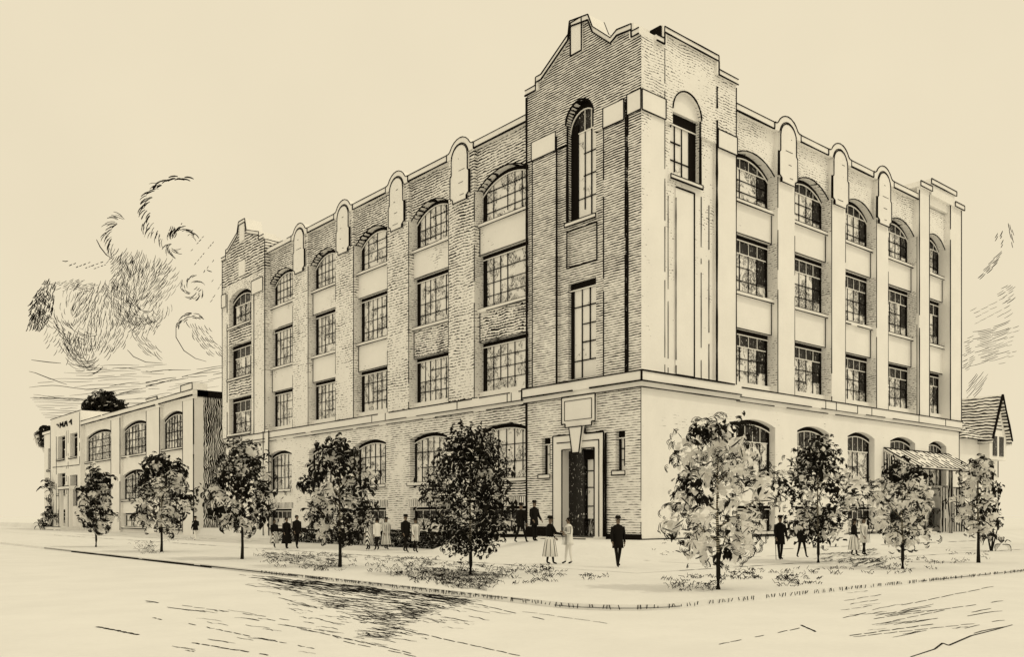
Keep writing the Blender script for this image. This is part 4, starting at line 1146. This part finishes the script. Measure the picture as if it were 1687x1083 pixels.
def person(label, pos, heading, height=1.75, coat='cloth_dark', legs='cloth_dark', skirt=None, hat='bowler', stride=.3, arms=(.25, -.25), bend=(.25, .25), coat_hem=.78, carry=None, group='people walking by the factory'):
    """faces local -Y; heading turns it about Z"""
    t = thing('person', label, 'person', pos, group)
    t.rotation_euler = (0, 0, heading); k = height / 1.84
    V, E, R = [], [], []
    def v(x, y, z, r, par=None):
        V.append((x * k, y * k, z * k)); R.append(r * k)
        if par is not None: E.append((par, len(V) - 1))
        return len(V) - 1
    pel = v(0, 0, .93, .125)
    wai = v(0, 0, 1.1, .12, pel); che = v(0, -.01, 1.3, .14, wai); nb = v(0, 0, 1.46, .075, che); nk = v(0, -.01, 1.52, .052, nb)
    h1 = v(0, -.02, 1.585, .075, nk); h2 = v(0, -.02, 1.66, .088, h1); h3 = v(0, -.01, 1.72, .06, h2)
    wr = []; feet = []; hands = []
    for sd, ang, bd in ((-1, arms[0], bend[0]), (1, arms[1], bend[1])):
        sh = v(sd * .17, 0, 1.41, .062, che)
        el = v(sd * .235, -math.sin(ang) * .28, 1.41 - math.cos(ang) * .28, .045, sh)
        a2 = ang + bd
        w_ = v(sd * .245, V[el][1] / k - math.sin(a2) * .25, V[el][2] / k - math.cos(a2) * .25, .03, el)
        hd = v(sd * .24, V[w_][1] / k - math.sin(a2) * .08, V[w_][2] / k - math.cos(a2) * .08, .034, w_)
        wr.append((sh, el, w_)); hands.append((hd, a2, sd))
    for sd, st_ in ((-1, stride), (1, -stride)):
        hp_ = v(sd * .09, 0, .87, .085, pel)
        kn = v(sd * .09, -math.sin(st_) * .42 - .02, .87 - math.cos(st_) * .40, .058, hp_)
        back = max(0, -st_) * .9
        an = v(sd * .09, V[kn][1] / k - math.sin(st_ - back * .6) * .38, V[kn][2] / k - math.cos(st_ - back * .6) * .39, .038, kn)
        toe = v(sd * .1, V[an][1] / k - .14, max(.03, V[an][2] / k - .05), .032, an)
        feet.append((an, toe))
    me = bpy.data.meshes.new('person_body'); me.from_pydata(V, E, [])
    ob = bpy.data.objects.new('tmp_body', me); COL.objects.link(ob)
    md = ob.modifiers.new('skin', 'SKIN'); sb = ob.modifiers.new('sub', 'SUBSURF'); sb.levels = 1; sb.render_levels = 1
    if not me.skin_vertices: me.attributes.new('x', 'FLOAT', 'POINT')
    sv = me.skin_vertices[0].data
    for i, r in enumerate(R): sv[i].radius = (r, r * (.8 if i in (pel, wai, che) else 1)); sv[i].use_root = (i == 0)
    dg = bpy.context.evaluated_depsgraph_get(); ev_ = ob.evaluated_get(dg); m2 = ev_.to_mesh()
    mb = MB(('skin', legs, 'hair'))
    verts = [Vector(w.co) for w in m2.vertices]; polys = [tuple(p.vertices) for p in m2.polygons]
    groups = {}
    hz = [V[h_[0]] for h_ in hands]
    for f in polys:
        c = sum((verts[i] for i in f), Vector()) / len(f)
        if c.z > 1.5 * k: m_ = 'skin'
        elif c.z < .11 * k: m_ = 'hair'
        elif any((c - Vector(h_)).length < .09 * k for h_ in hz): m_ = 'skin'
        else: m_ = legs
        groups.setdefault(m_, []).append(f)
    base_done = False
    for m_, fl in groups.items():
        if not base_done: mb.v += [tuple(q) for q in verts]; base_done = True
        ki = mb.idx(m_)
        for f in fl: mb.f.append(list(f)); mb.mi.append(ki)
    ev_.to_mesh_clear(); bpy.data.objects.remove(ob); bpy.data.meshes.remove(me)
    # fingers, thumb, nose, ears, eyes, mouth
    for hd, a2, sd in hands:
        c = Vector(V[hd]); dn = Vector((0, -math.sin(a2), -math.cos(a2))); fw = Vector((0, -math.cos(a2), math.sin(a2)))
        for q, L_ in enumerate((.055, .065, .06, .045)):
            b_ = c + fw * (.022 - .015 * q) * k + dn * .02 * k
            mb.tube([b_, b_ + dn * L_ * .6 * k, b_ + (dn * L_ + Vector((-sd * .018, 0, 0))) * k], [.009 * k, .0085 * k, .007 * k], 'skin', 5)
        b_ = c + fw * .025 * k
        mb.tube([b_, b_ + (fw * .02 + dn * .03) * k, b_ + (fw * .022 + dn * .055) * k], [.011 * k, .010 * k, .008 * k], 'skin', 5)
    mb.tube([(0, -.095 * k, 1.66 * k), (0, -.12 * k, 1.63 * k), (0, -.10 * k, 1.615 * k)], [.010 * k, .016 * k, .010 * k], 'skin', 5)
    for sd in (-1, 1):
        mb.tube([(sd * .085 * k, -.01 * k, 1.67 * k), (sd * .095 * k, 0, 1.65 * k), (sd * .085 * k, -.01 * k, 1.62 * k)], [.008 * k, .014 * k, .008 * k], 'skin', 5)
        mb.tube([(sd * .045 * k, -.09 * k, 1.66 * k), (sd * .025 * k, -.097 * k, 1.66 * k)], [.009 * k, .009 * k], 'hair', 5)
    mb.tube([(-.025 * k, -.088 * k, 1.585 * k), (.025 * k, -.088 * k, 1.585 * k)], [.006 * k, .006 * k], 'hair', 4)
    def fin(b, nm, smooth=True):
        me = bpy.data.meshes.new(nm); me.from_pydata(b.v, [], b.f)
        for m_ in b.mats: me.materials.append(M[m_])
        me.polygons.foreach_set('material_index', b.mi)
        me.polygons.foreach_set('use_smooth', [smooth] * len(b.f)); me.update()
        o = bpy.data.objects.new(nm, me); COL.objects.link(o); o.parent = t; return o
    fin(mb, 'body')
    # coat with sleeves
    c = MB((coat, 'ink'))
    rings = [(0, 0, z * k, a * k, b * k) for z, a, b in ((1.50, .07, .065), (1.46, .13, .09), (1.42, .205, .115), (1.3, .205, .145), (1.1, .17, .135), (.95, .185, .15), ((.95 + coat_hem) / 2, .2, .165), (coat_hem, .205, .175))]
    loft(c, rings, coat, 12)
    for sh, el, w_ in wr:
        c.tube([V[sh], V[el], V[w_]], [.078 * k, .062 * k, .046 * k], coat, 8)
    if coat == 'cloth_light':
        for x in (-.19, -.07, .08, .19): c.stroke([(x * k, -.17 * k, 1.38 * k), (x * .9 * k, -.17 * k, 1.1 * k), (x * k, -.19 * k, coat_hem * k)], .012, 'ink', 4)
        for sh, el, w_ in wr:
            a_ = Vector((.07 * k * (1 if V[el][0] > 0 else -1), -.02, 0)); c.stroke([Vector(V[sh]) + a_, Vector(V[el]) + a_, Vector(V[w_]) + a_ * .7], .012, 'ink', 4)
    fin(c, 'coat')
    if skirt:
        s_ = MB((skirt, 'ink')); hem = .30
        loft(s_, [(0, 0, z * k, a * k, b * k) for z, a, b in ((1.1, .15, .12), (.95, .2, .165), (.7, .235, .21), (hem, .29, .28))], skirt, 14)
        if skirt == 'cloth_light':
            for q in range(9):
                a = q * 2 * PI / 9; s_.stroke([(.2 * k * math.cos(a), .17 * k * math.sin(a), .93 * k), (.245 * k * math.cos(a), .22 * k * math.sin(a), .68 * k), (.295 * k * math.cos(a), .285 * k * math.sin(a), hem * k)], .011, 'ink', 4)
        fin(s_, 'skirt')
    hh = MB(('hair',))
    if hat == 'bowler': loft(hh, [(0, -.01, z * k, a * k, b * k) for z, a, b in ((1.695, .155, .175), (1.705, .155, .175), (1.71, .1, .115), (1.77, .098, .112), (1.81, .07, .08))], 'hair', 12); nm = 'hat'
    elif hat == 'wide': loft(hh, [(0, -.01, z * k, a * k, b * k) for z, a, b in ((1.69, .22, .22), (1.71, .22, .22), (1.72, .11, .12), (1.79, .09, .1))], 'hair', 12); nm = 'hat'
    else: loft(hh, [(0, .015, z * k, a * k, b * k) for z, a, b in ((1.60, .088, .08), (1.66, .1, .1), (1.72, .09, .095), (1.76, .05, .05))], 'hair', 10); nm = 'hair'
    fin(hh, nm)
    if carry == 'cane':
        cn = MB(('ink',)); cn.tube([(-.27 * k, -.14, .85 * k), (-.30 * k, -.25, .02)], [.014, .012], 'ink', 5); cn.tube([(-.27 * k, -.14, .85 * k), (-.27 * k, -.07, .89 * k)], [.014, .014], 'ink', 5)
        o = cn.v; me = None
        cb_ = bpy.data.meshes.new('walking_stick'); cb_.from_pydata(cn.v, [], cn.f); cb_.materials.append(M['ink'])
        ob2 = bpy.data.objects.new('walking_stick', cb_); COL.objects.link(ob2)
        ob2.matrix_world = Matrix.Translation(Vector(pos)) @ Matrix.Rotation(heading, 4, 'Z')
        tag(ob2, 'thin walking stick held by the man before the side-street basement window', 'walking stick')
    return t

TOEYE = math.atan2(-(Cx - 0), (Cy - 0)) if False else math.radians(-40.4)      # heading 0 shift: facing the eye
def pp(px, py): 
    p = g(px, py, KB); p.z = ground_z(p.x, p.y); return p
def dp_(px, py, d):
    p = at(px, py, d); p.z = ground_z(p.x, p.y); return p
W1, W2 = math.radians(0), math.radians(180)     # walking along the main street, towards / away
E1 = math.radians(90)
person('lone walker in dark jacket and pale trousers before the annex corner', pp(322, 892), W2, 1.75, 'cloth_dark', 'cloth_light', hat='bowler', stride=.35, bend=(1.2, .9))
person('short woman in dark dress at the left of the black-clad trio', pp(452, 904), W1, 1.6, 'cloth_dark', 'cloth_dark', 'cloth_grey', hat='hair', stride=.25)
person('woman in full black coat in the middle of the black-clad trio', pp(472, 905), W1, 1.72, 'cloth_dark', 'cloth_dark', 'cloth_dark', hat='hair', stride=.15, coat_hem=.6)
person('slim man in black suit at the right of the black-clad trio', pp(489, 905), W1, 1.85, 'cloth_dark', 'cloth_dark', hat='hair', stride=.2)
person('woman in long streaked grey dress beside the broad shaggy tree', pp(607, 908), W2, 1.78, 'cloth_grey', 'cloth_dark', 'cloth_grey', hat='hair', stride=.3, coat_hem=.6)
person('man in dark trousers and pale shirt between the two women by the basement window', pp(621, 909), W2, 1.7, 'cloth_light', 'cloth_dark', hat='hair', stride=.35)
person('woman in long white dress by the basement window', pp(636, 907), W1, 1.72, 'cloth_light', 'cloth_dark', 'cloth_light', hat='wide', stride=.3)
person('man in dark coat and brimmed hat walking beside a woman in pale blouse', pp(668, 912), W1, 1.85, 'cloth_dark', 'cloth_dark', hat='bowler', stride=.3)
person('woman in pale blouse and short dark skirt walking beside a man in dark coat', pp(684, 912), W1, 1.68, 'cloth_light', 'cloth_dark', None, hat='wide', stride=.3, coat_hem=.62)
person('man in dark suit and round hat nearest the darkest tree', dp_(858, 897, 39), E1, 1.83, 'cloth_dark', 'cloth_dark', hat='bowler', stride=.3, arms=(.1, -.1))
person('stout man in black suit and round hat close by the door', dp_(880, 897, 39), W1, 1.83, 'cloth_dark', 'cloth_dark', hat='bowler', stride=.05, arms=(.1, .1), bend=(.6, .6), coat_hem=.7)
person('woman in black coat over pale skirt facing the man in white jacket', pp(906, 931), math.radians(70), 1.78, 'cloth_dark', 'cloth_dark', 'cloth_light', hat='bowler', stride=.1, arms=(.5, .3), bend=(.9, .6), coat_hem=.8)
person('man in white jacket holding his arm out beside the entrance', pp(937, 930), math.radians(-110), 1.76, 'cloth_light', 'cloth_light', hat='hair', stride=.1, arms=(.4, .2), bend=(1.1, 1.6), coat_hem=.72)
person('man in black suit and bowler walking alone at the street corner', pp(1018, 936), math.radians(-30), 1.78, 'cloth_dark', 'cloth_dark', hat='bowler', stride=.28, arms=(.15, -.15), coat_hem=.68)
person('broad man in black coat with a stick before the side-street basement window', pp(1285, 923), math.radians(-30), 1.80, 'cloth_dark', 'cloth_dark', hat='bowler', stride=.12, arms=(.15, .1), coat_hem=.62, carry='cane')
person('dark figure with raised elbow half behind the bushy side-street tree', pp(1321, 921), E1, 1.55, 'cloth_dark', 'cloth_dark', hat='hair', stride=.3, bend=(1.4, 1.0))
person('woman in black with pale apron right of the bushy side-street tree', pp(1407, 917), math.radians(20), 1.66, 'cloth_dark', 'cloth_dark', 'cloth_light', hat='wide', stride=.15, coat_hem=.8)
person('man in pale striped coat right of the bushy side-street tree', pp(1423, 916), math.radians(-10), 1.72, 'cloth_light', 'cloth_dark', hat='bowler', stride=.15, coat_hem=.6)

# ================================================================== CLOUDS
random.seed(5)
class Cloud:
    """billows drawn as curved strands lying on rounded lumps of air far off"""
    def __init__(s, d0): s.mb = MB(('ink',)); s.d0 = d0; s.lumps = []
    def depth(s, x, y):
        d = s.d0
        for cx_, cy_, r_ in s.lumps:
            q = ((x - cx_) ** 2 + (y - cy_) ** 2) / (r_ * r_)
            if q < 1: d = min(d, s.d0 - r_ * s.d0 / FOC * math.sqrt(1 - q))
        return d
    def st(s, pts, w=1.0):
        s.mb.stroke([at(x, y, s.depth(x, y)) for x, y in pts], w * s.d0 / FOC * .54, 'ink', 4)
    dens = 2.4; tight = 2.6
    def fan(s, cx_, cy_, r0, r1, a0, a1, n, slant, ln, w=1.0, sq=1.0, bend=.25):
        n = int(n * 1.4)
        for i in range(n):
            a = math.radians(a0 + (a1 - a0) * (i + random.uniform(-.3, .3)) / max(1, n - 1)); r_ = random.uniform(r0, r1)
            x = cx_ + r_ * math.cos(a); y = cy_ - r_ * sq * math.sin(a)
            t = a + PI / 2 + math.radians(slant + random.uniform(-8, 8)); L_ = ln * random.uniform(.6, 1.3)
            dx, dy = math.cos(t) * L_ / 2, -math.sin(t) * L_ / 2; nx, ny = -dy * bend, dx * bend
            s.st([(x - dx, y - dy), (x - dx * .4 + nx * .7, y - dy * .4 + ny * .7), (x + dx * .4 + nx * .7, y + dy * .4 + ny * .7), (x + dx, y + dy)], w * random.uniform(.7, 1.3))
    def area(s, poly, n, ang, ln, w=1.0, bend=.2, spread=12):
        xs_ = [p[0] for p in poly]; ys_ = [p[1] for p in poly]
        ar = abs(sum(x1 * y2 - x2 * y1 for (x1, y1), (x2, y2) in zip(poly, poly[1:] + poly[:1]))) / 2
        sp = max(s.tight, ar / (n * s.dens * ln * .75)); mx_, my_ = sum(xs_) / len(xs_), sum(ys_) / len(ys_)
        R_ = max(max(xs_) - min(xs_), max(ys_) - min(ys_)); t0 = math.radians(ang); v = -R_
        while v < R_:
            u = -R_ + random.random() * ln
            while u < R_:
                L_ = ln * random.uniform(.55, 1.05)
                x = mx_ + math.cos(t0) * u + math.sin(t0) * v; y = my_ - math.sin(t0) * u + math.cos(t0) * v
                u += L_ + random.uniform(1.0, 3.5)
                if not inpoly(x, y, poly) or random.random() < .12: continue
                t = t0 + math.radians(spread * .8 * math.sin(x / 17. + y / 23.) + random.uniform(-3, 3))
                dx, dy = math.cos(t) * L_ / 2, -math.sin(t) * L_ / 2; nx, ny = -dy * bend, dx * bend
                s.st([(x - dx, y - dy), (x - dx * .4 + nx * .7, y - dy * .4 + ny * .7), (x + dx * .4 + nx * .7, y + dy * .4 + ny * .7), (x + dx, y + dy)], w * random.uniform(.7, 1.2))
            v += sp * random.uniform(.85, 1.15)
c = Cloud(230.)
c.lumps = [(296, 352, 75), (209, 400, 50), (200, 470, 95), (90, 500, 60), (300, 545, 60), (150, 560, 80)]
c.fan(296, 352, 56, 62, 75, 135, 12, 0, 12, 2.2); c.fan(296, 352, 52, 66, 130, 205, 24, -35, 14, 1.3); c.fan(296, 352, 50, 62, 205, 240, 10, -60, 14, 1.0)
c.fan(209, 388, 28, 40, 110, 230, 26, -45, 14, 1.1); c.st([(184, 376), (188, 372), (193, 369)], 2.0)
c.st([(159, 395), (165, 407), (175, 420), (186, 427)], 1.5)
c.fan(300, 400, 20, 26, 20, 160, 20, 20, 12, 1.2); c.area([(276, 378), (290, 370), (296, 378), (284, 396)], 12, 60, 10, 1.3); c.fan(285, 405, 6, 16, 180, 320, 12, -50, 13, 1.0)
c.area([(175, 412), (232, 415), (280, 440), (262, 500), (215, 505), (185, 470)], 130, 62, 18, .9)
c.area([(192, 425), (225, 430), (215, 470), (195, 462)], 50, 72, 16, 1.1)
c.area([(118, 480), (190, 470), (230, 520), (170, 545), (120, 535)], 120, 72, 18, .9)
c.area([(170, 470), (205, 465), (240, 520), (262, 512), (255, 535), (200, 540)], 70, -48, 17, .9)
c.area([(75, 466), (130, 460), (165, 470), (150, 480), (90, 478)], 50, 15, 10, 1.0)
c.tight = 2.1
c.area([(44, 545), (48, 500), (74, 458), (90, 470), (86, 520), (70, 540)], 150, 60, 15, 1.5)
c.area([(46, 540), (62, 480), (80, 480), (74, 535)], 60, -60, 12, 1.2)
c.tight = 3.0
c.area([(80, 520), (120, 535), (115, 552), (75, 540)], 34, -40, 14, 1.1)
c.area([(88, 556), (110, 556), (150, 600), (120, 600)], 24, -55, 30, .9)
c.area([(120, 552), (205, 545), (205, 575), (130, 590)], 60, 70, 14, .9)
c.fan(150, 572, 22, 44, 150, 290, 34, 20, 20, .9)
c.area([(212, 548), (255, 555), (270, 590), (240, 588)], 26, -50, 20, .9)
c.area([(200, 530), (260, 525), (262, 548), (215, 550)], 36, 60, 9, .9)
c.st([(210, 577), (220, 588), (240, 597), (255, 598), (268, 599)], 1.2); c.st([(300, 530), (290, 540), (290, 556), (303, 578), (322, 591), (340, 596)], 1.2)
c.fan(318, 548, 22, 32, 60, 160, 14, 0, 10, 1.4); c.area([(308, 535), (345, 540), (370, 580), (355, 592), (325, 570)], 48, -52, 14, 1.0)
c.fan(318, 475, 10, 20, 30, 330, 24, 30, 10, 1.1); c.area([(315, 470), (335, 476), (325, 488)], 10, 30, 8, 1.2)
c.st([(103, 430), (108, 431), (112, 430)], 1.6); c.area([(110, 435), (170, 430), (180, 440), (130, 446)], 12, 20, 5, 1.2); c.area([(290, 360), (352, 400), (350, 470), (320, 440)], 14, 50, 6, 1.0)
c.area([(335, 480), (385, 450), (390, 540), (360, 530)], 10, 60, 7, 1.0); c.st([(341, 445), (345, 447), (349, 448)], 1.8)
cc = at(200, 480, 230)
c.area([(150, 470), (262, 440), (272, 520), (240, 560), (150, 560), (118, 520)], 60, 75, 17, .75); c.area([(60, 545), (130, 540), (200, 560), (180, 595), (110, 598), (80, 575)], 40, 65, 16, .75)
c.area([(215, 430), (285, 430), (300, 470), (262, 505), (230, 490)], 40, 58, 16, .75); c.fan(160, 520, 30, 70, 120, 260, 40, 15, 16, .75); c.fan(240, 500, 10, 45, 200, 350, 30, 10, 14, .75)
tag(c.mb.build('cloud', loc=cc), 'tall curling billowy cloud swirling above the low annex', 'cloud')
c = Cloud(240.); c.lumps = [(200, 640, 180)]
def wave(x0_, y0_, x1_, y1_, w, amp=1.5, brk=.15):
    n_ = max(3, int(abs(x1_ - x0_) / 9)); seg = []
    for i in range(n_ + 1):
        t = i / n_; seg.append((x0_ + (x1_ - x0_) * t, y0_ + (y1_ - y0_) * t + amp * math.sin(t * n_ * .55 + y0_) + random.uniform(-.4, .4)))
        if len(seg) > 3 and random.random() < brk: c.st(seg, w); seg = []
    if len(seg) > 1: c.st(seg, w)
wave(52, 592, 110, 602, 1.5); wave(112, 602, 250, 612, 1.0, 2, .25); wave(250, 613, 370, 604, 1.0)
wave(48, 614, 110, 632, 1.3, 2, .3); wave(48, 637, 180, 640, 1.1, 2.5); wave(180, 638, 260, 626, 1.0, 2)
for k in range(3): wave(55, 652 + k * 2, 150, 660 + k, .9); wave(150, 660 + k, 240, 640 + k * 2, .9); wave(240, 632 + k * 3, 310, 618 + k * 2, 1.3); wave(310, 618 + k * 2, 372, 606 + k * 4, 1.1)
for k in range(10):
    x_ = 60 + random.uniform(0, 90); wave(x_, 604 + k * 5.5, x_ + random.uniform(80, 190), 601 + k * 4.8, .75, 1.2, .2)
for k in range(9):
    wave(50 + k * 3, 655 + k * 4.2, 120 + random.uniform(0, 100), 662 + k * 4 - 4, .8, .8)
for k in range(7): wave(160 + random.uniform(0, 60), 664 + k * 3 - 8 * (k % 2), 260 + random.uniform(0, 60), 648 + k * 4, .75, 1, .2)
for k in range(6): wave(270 + random.uniform(0, 20), 634 + k * 5, 330 + random.uniform(0, 40), 622 + k * 5, .75, .8, .2)
cc = at(200, 640, 240)
tag(c.mb.build('cloud', loc=cc), 'low streaky cloud bank of wavy lines just over the annex roof', 'cloud')
c = Cloud(230.); c.lumps = [(1620, 520, 90)]; c.dens = 1.2
def H(poly, n, ang, ln, w): c.area(poly, n, ang, ln, w, .08, 6)
H([(1640, 375), (1655, 385), (1650, 410), (1640, 400)], 14, 60, 10, 1.6); H([(1662, 365), (1672, 380), (1668, 410), (1662, 400)], 8, -80, 16, 1.1)
H([(1635, 425), (1655, 412), (1640, 440), (1608, 465)], 16, 38, 18, 1.2); H([(1655, 470), (1672, 468), (1672, 500), (1640, 495)], 16, 35, 16, 1.0)
H([(1600, 510), (1660, 485), (1668, 520), (1600, 535)], 18, 28, 16, .8); H([(1610, 545), (1655, 530), (1655, 590), (1612, 600)], 34, 14, 34, 1.0)
H([(1585, 560), (1600, 555), (1602, 610), (1588, 610)], 22, 28, 12, .9); H([(1592, 640), (1612, 608), (1625, 625), (1610, 655)], 16, 48, 28, .9); H([(1655, 540), (1675, 535), (1672, 590), (1650, 600)], 16, 15, 12, .8)
tag(c.mb.build('cloud', loc=at(1625, 520, 230)), 'thin slanting cloud wisps in the sky right of the factory', 'cloud')

# ================================================================== LIGHT, SKY, CAMERA
SKY = (.835, .736, .535)
w = bpy.data.worlds.new('World'); S.world = w; w.use_nodes = True
nt = w.node_tree; bg = nt.nodes['Background']; bg.inputs[1].default_value = 1.0
tcn = nt.nodes.new('ShaderNodeTexCoord'); nz = nt.nodes.new('ShaderNodeTexNoise'); nz.inputs['Scale'].default_value = 6.; nz.inputs['Detail'].default_value = 5
mr = nt.nodes.new('ShaderNodeMix'); mr.data_type = 'RGBA'
nt.links.new(tcn.outputs['Generated'], nz.inputs['Vector']); nt.links.new(nz.outputs[0], mr.inputs[0])
mr.inputs[6].default_value = (*[c_ * .96 for c_ in SKY], 1); mr.inputs[7].default_value = (*[min(1, c_ * 1.04) for c_ in SKY], 1)
nt.links.new(mr.outputs[2], bg.inputs[0])

sl = bpy.data.lights.new('sun', 'SUN'); sl.energy = .68; sl.angle = math.radians(.6); sl.color = (1, .90, .66)
so = bpy.data.objects.new('sun', sl); COL.objects.link(so)
elev = math.radians(57)
hd = Vector((-.5, .87, 0)).normalized()            # the way the light travels over the ground
dirv = Vector((hd.x * math.cos(elev), hd.y * math.cos(elev), -math.sin(elev)))
so.rotation_euler = dirv.to_track_quat('-Z', 'Y').to_euler(); so.location = (20, -40, 40)

cam = bpy.data.cameras.new('camera'); co = bpy.data.objects.new('camera', cam); COL.objects.link(co)
co.location = (Cx, Cy, EZ); co.rotation_euler = (math.radians(90), 0, -math.atan2(Fx, Fy))
cam.sensor_width = 36; cam.lens = 36 * FOC / 1687; cam.shift_x = 0; cam.shift_y = (PY - 541.5) / 1687
cam.clip_start = .1; cam.clip_end = 3000
S.camera = co
S.view_settings.view_transform = 'Standard'; S.view_settings.look = 'None'; S.view_settings.exposure = 0; S.view_settings.gamma = 1
S.cycles.max_bounces = 6; S.cycles.diffuse_bounces = 3
